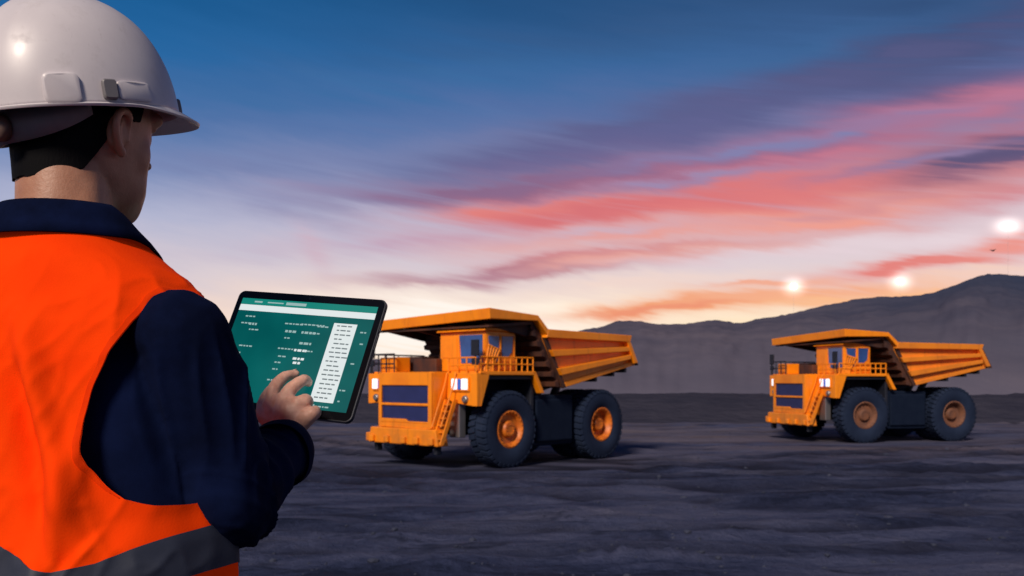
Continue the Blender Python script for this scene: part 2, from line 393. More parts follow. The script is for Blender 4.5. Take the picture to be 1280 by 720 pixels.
ridge = [(-900, 455), (-300, 452), (200, 446), (380, 450), (520, 447), (640, 434), (700, 417), (735, 411), (752, 411), (772, 404), (800, 404), (829, 405), (860, 403), (891, 399), (905, 402), (927, 403), (955, 396), (989, 391), (1020, 385), (1051, 380), (1080, 374), (1109, 369), (1135, 367), (1167, 364), (1200, 355), (1225, 347), (1238, 344), (1280, 345), (1340, 338), (1420, 350), (1550, 342), (1750, 380), (2100, 410), (2600, 430)]
NX, NY = 760, 120
vs = []; pxs = np.linspace(-900, 2600, NX); YB, YR = 118.0, 420.0
for j in range(NY):
    t = j / (NY - 1)
    for px in pxs:
        u = (px - 640) / F
        X0 = u * YR
        top = (HOR - prof(ridge, px)) / F * YR + HC + 1.8 * noise.noise(Vector((X0 * .03, 0, 4))) + .45 * noise.noise(Vector((X0 * .13, 0, 8))) + .45 * noise.noise(Vector((X0 * .5, 0, 3))) + .25 * noise.noise(Vector((X0 * 1.1, 0, 6)))
        if t < .8:
            s = t / .8; y = YB + (YR - YB) * s
            e = s ** .92
            step = 7.0; hq = e * step; fr = hq - math.floor(hq); e = (math.floor(hq) + .80 * fr + .20 * float(sstep(.15, .6, fr))) / step      # worked benches
            gul = noise.noise(Vector((X0 * .022, s * 1.6, 2))) * 3.2 + noise.noise(Vector((X0 * .07, s * 3, 5))) * 1.6 + noise.noise(Vector((X0 * .25, s * 8, 5))) * .7
            y += -gul * 4.0 * math.sin(PI * min(s, 1)) ; z = top * e + gul * .55 * (1 - s) * s * 4
        else:
            s = (t - .8) / .2; y = YR + 260 * s; z = top * (1 - s ** 1.5) - 3 * s
        vs.append((u * (y if t < .8 else YR + 60 * s), y, z - .8 * (1 - min(1, t * 12))))
fs = [(j * NX + i, j * NX + i + 1, (j + 1) * NX + i + 1, (j + 1) * NX + i) for j in range(NY - 1) for i in range(NX - 1)]
me = bpy.data.meshes.new('hills'); me.from_pydata(vs, [], fs)
def hill_mat():
    m = bpy.data.materials.new('pit_wall_rock'); m.use_nodes = True; t = m.node_tree; b = t.nodes['Principled BSDF']
    b.inputs['Roughness'].default_value = 1.0; b.inputs['Specular IOR Level'].default_value = 0.0
    f = noisetex(t, coords(t, (.03, .012, .02)), 1.0, 8, .62, .4) * .6 + noisetex(t, coords(t, (.12, .05, .16)), 1.0, 6, .65) * .4
    c = ramp(t, f, [(.36, (.070, .068, .104)), (.5, (.100, .090, .126)), (.62, (.134, .114, .146))])
    tcn = new(t, 'TexCoord'); s = new(t, 'SeparateXYZ'); t.links.new(tcn.outputs['Object'], s.inputs[0])
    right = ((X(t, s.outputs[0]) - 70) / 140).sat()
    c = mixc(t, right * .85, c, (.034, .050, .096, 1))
    foot = (X(t, s.outputs[2]) * -.040 + 1.0).sat()                                                  # haze painted into the colour, paler towards the foot
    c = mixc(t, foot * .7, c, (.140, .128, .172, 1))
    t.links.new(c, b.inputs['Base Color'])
    bn = new(t, 'Bump'); bn.inputs['Strength'].default_value = .40; bn.inputs['Distance'].default_value = 2.0
    t.links.new(f.s, bn.inputs['Height']); t.links.new(bn.outputs[0], b.inputs['Normal'])
    return m
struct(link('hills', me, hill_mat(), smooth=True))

# ================================================================== HAUL TRUCKS
ORANGE = lin(246, 132, 6)[:3]; ORANGE2 = lin(226, 112, 4)[:3]
M_or = mat('orange_paint', (1.0, .285, .004), .42, col2=(.86, .220, .005), nscale=.9, contrast=(.45, .72), bump=.06, bscale=3, bdist=.05, rvar=.3)
def grime(m):
    t = m.node_tree; b = t.nodes['Principled BSDF']; src = b.inputs['Base Color'].links[0].from_socket
    tcn = new(t, 'TexCoord'); s_ = new(t, 'SeparateXYZ'); t.links.new(tcn.outputs['Object'], s_.inputs[0]); z = X(t, s_.outputs[2])
    run = ((noisetex(t, coords(t, (2.2, 2.2, .22)), 1.6, 6, .65) - .56) * 6).sat()
    low = ((z * -.5 + 1.7).sat()) * ((noisetex(t, coords(t), 1.3, 6, .65) - .35) * 2.2).sat()
    chip = ((noisetex(t, coords(t), 7.0, 4, .7) - .69) * 14).sat()
    c = mixc(t, run * .42, src, (.20, .055, .010, 1)); c = mixc(t, low * .55, c, (.16, .085, .045, 1)); c = mixc(t, chip * .7, c, (.06, .03, .025, 1))
    t.links.new(c, b.inputs['Base Color'])
grime(M_or)
M_dk = mat('dark_steel', (.005, .008, .018), .6, col2=(.012, .014, .026), nscale=2.0)
M_rust_shade = mat('rust_and_shade_steel', (.10, .030, .012), .7, col2=(.030, .014, .014), nscale=.8, contrast=(.4, .62))
M_tank = mat('tank_steel', (.003, .008, .024), .8, col2=(.006, .012, .030), nscale=2.0, spec=.15)
M_nv = mat('navy_mesh', (.018, .027, .120), .5, col2=(.024, .034, .150), nscale=1.4)
M_ty = mat('tyre_rubber', (.006, .014, .040), .85, col2=(.012, .023, .056), nscale=1.1, contrast=(.4, .7), bump=.25, bscale=14, bdist=.03, spec=.3)
M_gl = mat('cab_glass', (.030, .10, .34), .10, col2=(.020, .055, .20), nscale=.6, spec=.6)
M_lp = mat('headlamp_glass', (.8, .84, .95), .15, emit=(.9, .94, 1.0), estr=.85)
M_lb = mat('blue_lamp_glass', (.03, .12, .55), .15, emit=(.02, .10, .45), estr=.4)
M_mt = mat('bare_metal', (.35, .33, .34), .4, metal=.8)
M_rim = mat('orange_rim', (.78, .20, .012), .5, col2=(.46, .10, .012), nscale=2.2, contrast=(.4, .66), bump=.1, bscale=5)

truck = thing('haul_truck', 'bright orange haul truck close behind the tablet, orange wheel rims and white headlamps', 'haul truck', group='orange haul trucks parked in the yard')
def part(mb, name, m, par=None, bevel=.03, smooth=False): return mb.build(name, m, par or truck, bevel, smooth)

# frame and running gear
b = MB()
for s in (-1, 1): b.box(-5.0, 5.6, s * .75 - .22, s * .75 + .22, 1.75, 2.75)
b.box(-4.6, -2.0, -1.05, 1.05, 1.25, 2.3); b.box(.4, 1.4, -1.6, 1.6, 1.9, 2.6); b.box(4.3, 5.6, -1.5, 1.5, 1.6, 3.0)
b.box(2.9, 3.7, -2.5, 2.5, 1.5, 2.0)
for s in (-1, 1):
    b.tube([(3.3, s * 1.9, 1.3), (3.3, s * 1.8, 3.9)], .28, 14); b.tube([(-2.4, s * .6, 1.9), (-3.6, s * .6, 3.9)], .22, 12)
part(b, 'chassis', M_dk)
b = MB(); b.box(-1.45, 1.48, 1.75, 3.35, .85, 3.25); b.box(-1.3, 1.32, 3.35, 3.5, 1.05, 3.05)
part(b, 'fuel_tank', M_tank, bevel=.12)
b = MB(); b.box(-1.2, 1.25, -3.4, -1.75, 1.15, 2.95); part(b, 'hydraulic_tank', M_dk, bevel=.12)
b = MB(); b.lathe([(-2.2, .55), (-1.2, .62), (-.9, .95), (.9, .95), (1.2, .62), (2.2, .55)], 24, 'y', c=(-3.3, 0, 1.75)); part(b, 'axle_housing', M_dk, bevel=0)

# wheels
def tyre_mesh(w):
    m = MB(); h = w / 2; R = 1.75; r = .82
    m.lathe([(-h * .78, r), (-h * .95, r + .12), (-h, r + .38), (-h * .98, R - .32), (-h * .86, R - .12), (-h * .62, R - .07), (h * .62, R - .07), (h * .86, R - .12), (h * .98, R - .32), (h, r + .38), (h * .95, r + .12), (h * .78, r)], 72, 'y')
    for k in range(36):                                          # tread lugs
        for s in (-1, 1):
            a0 = 2 * PI * (k + (.5 if s > 0 else 0)) / 36; pts = []
            for rr_, yy0, yy1 in ((R - .16, .04, h * .97), (R, .05, h * .80)):
                for da, yy, sh in ((-.055, yy0, 0.04), (.055, yy0, 0.04), (.055, yy1, 0), (-.055, yy1, 0)):
                    a = a0 + da + sh; pts.append((rr_ * math.cos(a), s * yy, rr_ * math.sin(a)))
            m.add(pts, [(0, 1, 2, 3), (7, 6, 5, 4), (0, 4, 5, 1), (1, 5, 6, 2), (2, 6, 7, 3), (3, 7, 4, 0)])
    return m.mesh('tyre')
def rim_mesh(w, deep):
    m = MB(); h = w / 2
    m.lathe([(h * .80, .84), (h * .86, .86), (h * .90, .80), (h * .78, .72), (h * .70 - deep, .64), (h * .66 - deep, .44), (h * .66 - deep, .02)], 48, 'y')
    m.lathe([(-h * .8, .84), (-h * .86, .82), (-h * .5, .6), (-h * .5, .02)], 32, 'y')
    for k in range(20):
        a = 2 * PI * k / 20; m.tube([(.76 * math.cos(a), h * .76, .76 * math.sin(a)), (.76 * math.cos(a), h * .76 + .08, .76 * math.sin(a))], .028, 6)
    return m.mesh('rim')
def hub_mesh(w, deep, out):
    m = MB(); h = w / 2; y0 = h * .66 - deep
    m.lathe([(y0 - .03, .40), (y0 + out * .6, .38), (y0 + out, .30), (y0 + out, .02)], 32, 'y')
    for k in range(10):
        a = 2 * PI * k / 10; m.tube([(.22 * math.cos(a), y0 + out, .22 * math.sin(a)), (.22 * math.cos(a), y0 + out + .04, .22 * math.sin(a))], .03, 6)
    return m.mesh('hub')
TW = 1.12
ty_me, rimf, hubf, rimr, hubr = tyre_mesh(TW), rim_mesh(TW, .10), hub_mesh(TW, .10, .20), rim_mesh(TW, .30), hub_mesh(TW, .30, .26)
for me in (ty_me, rimf, hubf, rimr, hubr): auto_smooth(me, math.radians(40))
def add_mat(me, m):
    if not me.materials: me.materials.append(m)
add_mat(ty_me, M_ty); [add_mat(m, M_rim) for m in (rimf, rimr)]; add_mat(hubf, M_rim); add_mat(hubr, M_rim)
def wheel(x, y, side, rear):
    w_ = bpy.data.objects.new('wheel', None); COL.objects.link(w_); w_.parent = truck; w_.location = (x, y, 1.745); w_.rotation_euler = (0, random.uniform(0, 1), 0 if side > 0 else PI)
    for nm, me in (('tyre', ty_me), ('rim', rimr if rear else rimf), ('hub', hubr if rear else hubf)):
        o = bpy.data.objects.new(nm, me); COL.objects.link(o); o.parent = w_
for s in (1, -1):
    wheel(3.3, s * 3.24, s, False); wheel(-3.3, s * 3.24, s, True); wheel(-3.3, s * 1.92, s, True)

# front: grille housing, bumper, wings with lamps
b = MB()
b.box(5.2, 6.30, -1.88, 1.88, 1.72, 4.33)
b.box(6.30, 6.42, -1.88, -1.66, 1.80, 4.30); b.box(6.30, 6.42, 1.66, 1.88, 1.80, 4.30); b.box(6.30, 6.42, -1.66, 1.66, 3.72, 4.30); b.box(6.30, 6.42, -1.66, 1.66, 2.80, 2.92); b.box(6.30, 6.42, -1.66, 1.66, 1.80, 2.02)
b.prism([(-.0, 2.02), (1.66, 2.02), (1.66, 2.10), (.25, 2.10), (.05, 2.20), (-1.66, 2.20), (-1.66, 2.02)], 6.303, 6.424, 'x')
part(b, 'hood', M_or)
for z0, z1 in ((2.92, 3.72), (2.02, 2.80)):
    b = MB(); b.box(6.302, 6.33, -1.66, 1.66, z0, z1)
    for k in range(9): b.box(6.33, 6.352, -1.64, 1.64, z0 + .03 + k * (z1 - z0) / 9, z0 + .06 + k * (z1 - z0) / 9)
    part(b, 'radiator_grille', M_nv, bevel=0)
b = MB(); b.prism([(-2.45, 1.05), (2.45, 1.05), (2.3, 1.78), (-2.3, 1.78)], 5.9, 6.56, 'x')
for yy in (-2.1, -1.0, 0.2, 1.1, 2.1): b.box(6.55, 6.72, yy - .16, yy + .16, 1.10, 1.42)
b.box(6.2, 6.5, -2.75, -2.3, 1.1, 1.5)
part(b, 'bumper', M_or, bevel=.05)
for ya, yb in ((-2.35, -2.1), (1.9, 2.1)):
    b = MB(); b.box(6.0, 6.3, ya, yb, .66, 1.06); part(b, 'tow_hook', M_dk)
for s in (1, -1):
    b = MB(); q = sorted
    pl = [(1.90, 3.15), (2.35, 2.95), (3.6, 2.82), (3.84, 2.82), (3.84, 4.27), (1.90, 4.27)]
    b.prism([(s * y, z) for y, z in pl], 5.28, 5.52, 'x')
    y0, y1 = sorted((s * 3.70, s * 3.84)); b.prism([(5.28, 4.27), (4.70, 4.27), (5.22, 2.82), (5.28, 2.82)], y0, y1)
    part(b, 'fender', M_or)
    b = MB(); y0, y1 = sorted((s * 2.28, s * 3.42)); b.box(5.52, 5.60, y0, y1, 3.46, 4.10); lampbox = part(b, 'headlamp_housing', M_or)
    for k, (ya, yb, mm) in enumerate(((2.34, 2.68, M_lp), (2.74, 2.92, M_lb), (2.98, 3.36, M_lp))):
        b = MB(); y0, y1 = sorted((s * ya, s * yb)); b.box(5.60, 5.66, y0, y1, 3.54, 4.02); part(b, 'headlamp', mm, bevel=.05)
    b = MB(); b.lathe([(0, .001), (.07, .12), (.0, .17), (-.12, .17)], 20, 'x', c=(5.60, s * 3.15, 3.12)); part(b, 'indicator_lamp', M_mt, bevel=0, smooth=True)
# decks
b = MB(); b.box(1.7, 5.28, 1.9, 3.82, 4.18, 4.36); b.box(1.7, 5.2, -1.9, 1.9, 4.12, 4.30); b.box(1.7, 5.28, -3.82, -1.9, 4.18, 4.36)
part(b, 'deck', M_or)
for s in (1, -1):
    b = MB(); y0, y1 = sorted((s * 3.5, s * 3.82)); b.prism([(1.7, 4.36), (1.95, 4.36), (1.36, 3.34), (1.10, 3.34)], y0, y1)
    part(b, 'mudguard', M_or)
    b = MB(); b.box(1.5, 1.7, min(s * 1.7, s * 3.48), max(s * 1.7, s * 3.48), 2.0, 4.18); part(b, 'splash_panel', M_dk)
    b = MB(); b.box(1.62, 5.2, min(s * 1.7, s * 1.9), max(s * 1.7, s * 1.9), 2.2, 4.12); b.box(1.75, 5.2, min(s * 1.95, s * 3.66), max(s * 1.95, s * 3.66), 3.98, 4.17); part(b, 'wheel_arch', M_dk)
# access stairs at the front corner
b = MB()
for yy in (2.0, 2.55):
    b.prism([(5.55, 3.1), (5.75, 3.1), (6.55, 1.15), (6.35, 1.15)], yy, yy + .09)
for k in range(6):
    z = 1.35 + k * .3; x = 6.45 - (z - 1.15) * .41; b.box(x - .14, x + .14, 2.09, 2.55, z, z + .05)
for yy in (2.03, 2.6): b.tube([(6.5, yy, 1.9), (5.75, yy, 3.75), (5.6, yy, 4.3)], .035, 8)
part(b, 'ladder', M_or, bevel=0)
b = MB(); b.box(5.0, 5.4, 1.95, 2.6, 1.4, 2.9); part(b, 'step_box', M_mt, bevel=.04)
# cab
C0, C1, CY0, CY1, CZ0, CZ1 = 2.85, 4.72, .55, 3.58, 4.36, 6.24
b = MB(); b.box(C0, C1, CY0, CY1, CZ0, CZ1 - .1); b.prism([(C0 - .12, CZ1 - .1), (C1 + .22, CZ1 - .1), (C1 + .05, CZ1 + .04), (C0, CZ1 + .04)], CY0 - .08, CY1 + .1)
cab = part(b, 'cab', M_or, bevel=.05)
b = MB(); b.prism([(2.02, 4.72), (3.40, 4.72), (3.38, 5.98), (1.90, 5.98)], C1 + .002, C1 + .03, 'x'); part(b, 'windscreen', M_gl, cab, bevel=0)
b = MB(); b.prism([(.74, 4.98), (1.72, 4.98), (1.72, 5.90), (.74, 5.90)], C1 + .002, C1 + .03, 'x'); part(b, 'window', M_or, cab, bevel=.01)
b = MB(); b.prism([(4.42, 4.80), (4.58, 5.92), (3.92, 5.92), (3.92, 4.80)], CY1 + .002, CY1 + .03); part(b, 'window', M_gl, cab, bevel=0)
b = MB(); b.prism([(3.72, 5.02), (3.72, 5.92), (3.02, 5.92), (3.10, 5.22), (3.34, 5.02)], CY1 + .004, CY1 + .034); part(b, 'window', M_gl, cab, bevel=0)
b = MB()
b.box(3.80, 3.86, CY1, CY1 + .05, 4.42, 6.0); b.box(2.90, 2.96, CY1, CY1 + .05, 4.42, 6.0); b.box(2.96, 3.80, CY1, CY1 + .05, 5.94, 6.0); b.box(2.96, 3.8, CY1, CY1 + .04, 4.42, 4.95)
dr = part(b, 'door', M_or, cab, bevel=.01)
for ya, yb in ((3.42, 3.56), (1.78, 1.90)):
    b = MB(); b.box(C1, C1 + .05, ya, yb, 4.40, 6.0); part(b, 'pillar', M_or, cab, bevel=.02)
for k in range(5):
    b = MB(); y = 1.3 + k * .5; b.lathe([(0, .05), (.10, .06), (.11, .01)], 12, 'x', c=(C1 - .02, y, CZ1 + .08)); part(b, 'roof_lamp', M_or, cab, bevel=0, smooth=True)
# engine side, right deck boxes
b = MB(); b.box(3.3, 5.1, -.9, .7, 4.30, 4.95); b.box(2.6, 3.3, -1.2, .8, 4.30, 5.2); part(b, 'air_cleaner', M_rust_shade, bevel=.06)
b = MB(); b.box(4.3, 5.2, -3.3, -2.1, 4.36, 5.05); b.box(4.2, 4.28, -3.2, -2.2, 4.36, 5.0); part(b, 'electrical_cabinet', M_or, bevel=.05)
b = MB(); b.box(2.2, 4.0, -3.6, -1.6, 4.36, 5.1); part(b, 'brake_cabinet', M_rust_shade, bevel=.05)
# handrails
def rail(pts, z0, z1, n, lean=0.0):
    m = MB(); P = [Vector((x, y, 0)) for x, y in pts]
    for zz in (z1, (z0 + z1) / 2): m.tube([(p.x, p.y, zz) for p in P], .035, 8)
    for a, c in zip(P, P[1:]):
        for k in range(n + 1):
            q_ = a.lerp(c, k / n); m.tube([(q_.x, q_.y, z0), (q_.x + lean, q_.y, z1)], .035, 8)
    return m
part(rail([(5.2, 3.76), (1.85, 3.76)], 4.36, 4.98, 9, .0), 'handrail', M_or, bevel=0)
part(rail([(5.45, 1.95), (5.45, 3.72)], 4.27, 4.95, 3), 'handrail', M_or, bevel=0)
part(rail([(5.4, -3.75), (2.0, -3.75)], 4.36, 5.2, 4), 'handrail', M_mt, bevel=0)
part(rail([(5.45, -3.72), (5.45, -1.9)], 4.27, 5.2, 3), 'handrail', M_dk, bevel=0)
b = MB()
for k in range(5): b.tube([(4.95 - .1 * k, 3.72, 4.36), (4.62 - .16 * k, 3.70, 5.55 - .06 * k)], .045, 8)
b.tube([(4.7, 3.7, 5.5), (3.9, 3.7, 5.3)], .04, 8)
part(b, 'grab_bar', M_or, bevel=0)
for s in (1, -1):
    b = MB(); y = s * 3.66; b.tube([(5.4, y, 4.3), (5.45, y, 5.1)], .045, 8); b.box(5.40, 5.50, y - .22, y + .22, 5.02, 5.72); b.box(5.40, 5.48, y - .2, y + .2, 4.62, 4.92)
    part(b, 'mirror', M_dk, bevel=.03)

# dump body
b = MB(); HW = 3.90
fl = [(-.03, 3.60), (.18, 3.72), (-5.80, 4.95), (-5.87, 4.74)]                      # sloping floor, front wall, canopy as one tub
b.prism(fl, -HW, HW)
for s in (1, -1):
    y0, y1 = sorted((s * HW, s * (HW - .16)))
    b.prism([(-.02, 3.62), (1.42, 5.86), (1.42, 6.0), (-5.10, 6.02), (-5.80, 4.80)], y0, y1)
body = part(b, 'dump_body', M_or, bevel=.02)
# canopy over the cab: shallow tray, front-right corner a little lower
b = MB()
def can(x, y, z): return (x, y, z - .26 * (1 - (y + 4.23) / 8.46) * (x - 2.0) / 3.1)
o = 4.23
v = [can(2.0, -o, 6.92), can(2.0, o, 6.92), can(5.14, o, 7.10), can(5.14, -o, 7.10), can(2.0, -o, 6.66), can(2.0, o, 6.66), can(5.10, o, 6.62), can(5.10, -o, 6.62)]
b.add(v, [(0, 1, 2, 3), (4, 7, 6, 5), (0, 3, 7, 4), (1, 5, 6, 2), (3, 2, 6, 7), (0, 4, 5, 1)])
b.prism([(1.28, 6.30), (2.0, 6.92), (2.0, 6.66), (1.36, 6.02)], -o, o)
part(b, 'canopy', M_or, body, bevel=.03)
b = MB()
for y in (-3.6, -1.5, 1.5, 3.6):
    b.prism([(5.0, 6.42), (2.2, 6.60), (1.9, 6.0), (2.3, 5.98)], y - .12, y + .12)
b.prism([(-.03, 3.60), (.20, 3.58), (2.16, 6.40), (2.0, 6.655), (1.36, 5.95)], -HW + .002, HW - .002)
b.prism([(4.95, 6.36), (2.15, 6.655), (2.15, 6.50), (4.95, 6.28)], -4.0, 4.0)
for k in range(6):
    t = (k + .5) / 6; x = .15 + 1.9 * t; z = 3.55 + 2.8 * t; b.prism([(x - .03, z - .16), (x + .22, z - .12), (x + .26, z + .08), (x + .06, z + .18)], -3.98, 3.98)
part(b, 'front_wall', M_rust_shade, body, bevel=0)  # dark brown puts shade into the unlit wall and canopy underside
for s in (1, -1):
    def sprism(poly, ya, yb):
        m = MB(); y0, y1 = sorted((s * ya, s * yb)); m.prism(poly, y0, y1); return m
    part(sprism([(1.30, 6.32), (1.42, 5.92), (-4.98, 5.90), (-5.12, 6.24)], HW - .18, HW + .34), 'top_rail', M_or, body)
    part(sprism([(1.06, 5.36), (.86, 5.05), (-4.95, 5.42), (-4.95, 5.66)], HW - .02, HW + .30), 'rib', M_or, body)
    part(sprism([(.50, 4.50), (.28, 4.18), (-5.1, 5.02), (-5.1, 5.26)], HW - .02, HW + .30), 'rib', M_or, body)
    part(sprism([(1.42, 5.98), (1.16, 5.98), (-.22, 3.60), (.02, 3.56)], HW - .02, HW + .12), 'corner_rib', M_rust_shade, body)
    part(sprism([(-4.74, 5.92), (-5.02, 5.92), (-5.66, 4.84), (-5.36, 4.80)], HW - .02, HW + .33), 'rib', M_or, body)
    part(sprism([(-.05, 3.58), (.1, 3.80), (-5.4, 4.92), (-5.5, 4.70)], HW - .02, HW + .10), 'rib', M_or, body)
b = MB(); b.prism([(-5.12, 5.95), (-5.28, 5.95), (-5.98, 4.72), (-5.80, 4.72)], -HW + .1, HW + .12); part(b, 'tail_lip', M_rust_shade, body)
b = MB()
for x in (-2.6, -4.0, -5.0): b.box(x - .08, x + .08, -3.9, 3.9, 3.62 + (-.03 - x) * .196 - .25, 3.62 + (-.03 - x) * .196 + .02)
for s in (-1, 1): b.prism([(-.2, 3.60), (-5.2, 4.58), (-5.2, 4.35), (-.2, 3.10)], s * 1.2 - .2, s * 1.2 + .2)
part(b, 'underframe', M_dk, body, bevel=0)

def kids(o): return [c for c in bpy.data.objects if c.parent == o]
def copy_tree(o, parent=None):
    c = o.copy(); COL.objects.link(c); c.parent = parent
    for ch in kids(o): copy_tree(ch, c)
    return c
bpy.context.view_layer.update()
t2 = copy_tree(truck)
t2['label'] = 'farther, smaller orange haul truck standing by the foot of the hill, with dull brown rims'
truck.location = (-.45, 46.4, 0); truck.rotation_euler = (0, 0, math.radians(226))
t2.location = (24.3, 61.9, 0); t2.rotation_euler = (0, 0, math.radians(195))
M_rim2 = mat('hazed_rim', (.20, .075, .035), .75, col2=(.13, .055, .035), nscale=2.2)  # duller colours put haze into the farther truck's rims and bed
M_or2 = mat('hazed_orange_paint', (.84, .245, .012), .55, col2=(.66, .185, .016), nscale=.7, contrast=(.42, .72), bump=.06, bscale=3, bdist=.05)
def remat(o, a, c):
    for ch in kids(o):
        if ch.type == 'MESH':
            for sl in ch.material_slots:
                if sl.material == a: sl.link = 'OBJECT'; sl.material = c
        remat(ch, a, c)
grime(M_or2)
remat(t2, M_rim, M_rim2)
for ch in kids(t2):
    if ch.name.startswith('dump_body'):
        for o in [ch] + kids(ch):
            if o.name.startswith(('rib', 'top_rail', 'dump_body')):
                for sl in o.material_slots:
                    if sl.material == M_or: sl.link = 'OBJECT'; sl.material = M_or2

# ================================================================== FLOODLIGHT MASTS ON THE RIDGE, BIRD
M_mast = mat('mast_steel', (.42, .38, .38), .5)
def halo_mat():
    m = bpy.data.materials.new('haze_glow'); m.use_nodes = True; t = m.node_tree
    for n in list(t.nodes): t.nodes.remove(n)
    tcn = new(t, 'TexCoord'); ln = new(t, 'VectorMath', operation='LENGTH'); t.links.new(tcn.outputs['Object'], ln.inputs[0])
    d = (X(t, ln.outputs['Value']) * -1.0 + 1.0).sat()
    e = new(t, 'Emission'); e.inputs['Color'].default_value = (1, .93, .86, 1); t.links.new((d.pw(3.2) * .24).s, e.inputs['Strength'])
    out = new(t, 'OutputMaterial'); t.links.new(e.outputs[0], out.inputs['Volume']); return m
M_halo = halo_mat()
M_flood = mat('lit_lamp_glass', (.9, .9, .9), .3, emit=(1, .95, .9), estr=6)
for px, py, yy, w_, lab in ((992, 358, 430, 1.0, 'lit floodlight mast low on the ridge, between the two haul trucks'), (1125, 352, 430, 1.0, 'lit floodlight mast on the ridge, above the farther haul truck'), (1260, 283, 440, 1.35, 'tall lit floodlight mast at the highest part of the ridge')):
    P = at(px, py, yy); gz = (HOR - prof(ridge, px)) / F * YR + HC - 6
    t = thing('floodlight_mast', lab, 'floodlight', (P.x, P.y, gz), group='lit floodlight masts along the ridge')
    H = P.z - gz
    m = MB(); m.tube([(0, 0, 0), (0, 0, H - 1.2)], [.03, .03], 8); m.build('mast', M_mast, t)
    m = MB(); m.box(-1.5 * w_, 1.5 * w_, .1, .3, H - 1.25, H + 1.25); m.build('lamp_frame', M_mast, t)
    for ix in (-1, 0, 1):
        for iz in (-1, 0, 1):
            m = MB(); m.ellipsoid((ix * .95 * w_, -.2, H + iz * .8), (.46 * w_, .4, .40), nu=16, nv=10); m.build('lamp', M_flood, t, smooth=True)
    m = MB(); m.ellipsoid((0, 0, 0), (1, 1, 1), nu=32, nv=20); o = m.build('haze_glow', M_halo, t, smooth=True); o.location = (0, -.2, H); o.scale = (10.5 * w_, 8.5, 8.5)  # self-glowing volume added for the glare around the lamps
P = at(1241, 313.5, 90)
m = MB(); m.ellipsoid((0, 0, 0), (.05, .17, .05)); m.ellipsoid((0, .18, .025), (.035, .05, .035)); m.capsule([(0, .22, .022), (0, .25, .015)], [.012, .005])
m.add([(-.03, -.15, 0), (.03, -.15, 0), (.06, -.28, 0), (-.06, -.28, 0), (-.03, -.15, .015), (.03, -.15, .015), (.05, -.28, .01), (-.05, -.28, .01)], [(0, 1, 2, 3), (4, 7, 6, 5), (0, 4, 5, 1), (1, 5, 6, 2), (2, 6, 7, 3), (3, 7, 4, 0)])
for s in (-1, 1):
    m.capsule([(s * .03, .05, .02), (s * .2, .08, .12), (s * .38, .0, .10)], [.03, .022, .01]); 
    v = [(s * .03, .08, .03), (s * .2, .11, .13), (s * .40, -.02, .10), (s * .24, -.10, .11), (s * .03, -.10, .02)]
    v += [(a, b_, c - .015) for a, b_, c in v]
    m.add(v, [(0, 1, 2, 3, 4), (9, 8, 7, 6, 5)] + [(i, (i + 1) % 5, 5 + (i + 1) % 5, 5 + i) for i in range(5)])
bd = tag(link('bird', fused(m, .008, 1), mat('bird_plumage', (.03, .03, .035), .8)), 'small dark bird flying above the ridge with wings raised', 'bird')
bd.location = P; bd.rotation_euler = (0, 0, math.radians(-70))
#PERSON#
# ================================================================== THE MAN WITH THE TABLET
YAW = math.radians(22); HEADYAW = math.radians(29)
PC = Vector((-.605, 1.27, FLOOR))
Rb = Matrix.Rotation(-YAW, 4, 'Z'); PM = Matrix.Translation(PC) @ Rb; PI_ = PM.inverted()
def loc(px, py, y): return PI_ @ at(px, py, y)                     # photo point at a depth -> the man's own frame
man = thing('person', 'man in white hard hat and orange vest seen from behind, pointing at a tablet', 'person', PC, -YAW)
HCEN = Vector((-.007, .026, 1.645)) # middle of the skull in the man's frame
Rh = Matrix.Rotation(-(HEADYAW - YAW), 4, 'Z') @ Matrix.Rotation(math.radians(-2), 4, 'X')
HM = Matrix.Translation(HCEN) @ Rh                                # head frame: x right ear, y nose, z crown
def hp(x, y, z): return HM @ Vector((x, y, z))
HR3 = HM.to_3x3()
HH = HM @ Matrix.Translation((0, 0, .004)) @ Matrix.Rotation(math.radians(13), 4, 'X')   # the hat sits a little back on the head

# ---- tablet frame (world)
TR = Matrix(((.9407, .2636, .2137), (-.3277, .869, .3708), (-.0879, -.4188, .9038)))
TC = Vector((-.379, 1.596, HC + .044)); TWd, THt, TTh = .300, .2304, .009
def on_screen(px, py, lift=0.0):
    n = TR @ Vector((0, -1, 0)); d = Vector(((px - 640) / F, 1, (HOR - py) / F)); o = Vector((0, 0, HC))
    p0 = TC + n * (TTh / 2); t = (p0 - o).dot(n) / d.dot(n); return o + d * t + n * lift

# ---- joints (photo points at depths, in the man's frame)
S_r = loc(222, 420, 1.175); E_r = loc(290, 622, 1.245); W_r = loc(362, 556, 1.465)
S_l = Vector((-.19, .0, 1.385)); E_l = Vector((-.25, .14, 1.14)); 
TL_edge = PI_ @ (TC + TR @ Vector((-.125, .012, -.05))); W_l = TL_edge + Vector((-.075, -.085, -.06))

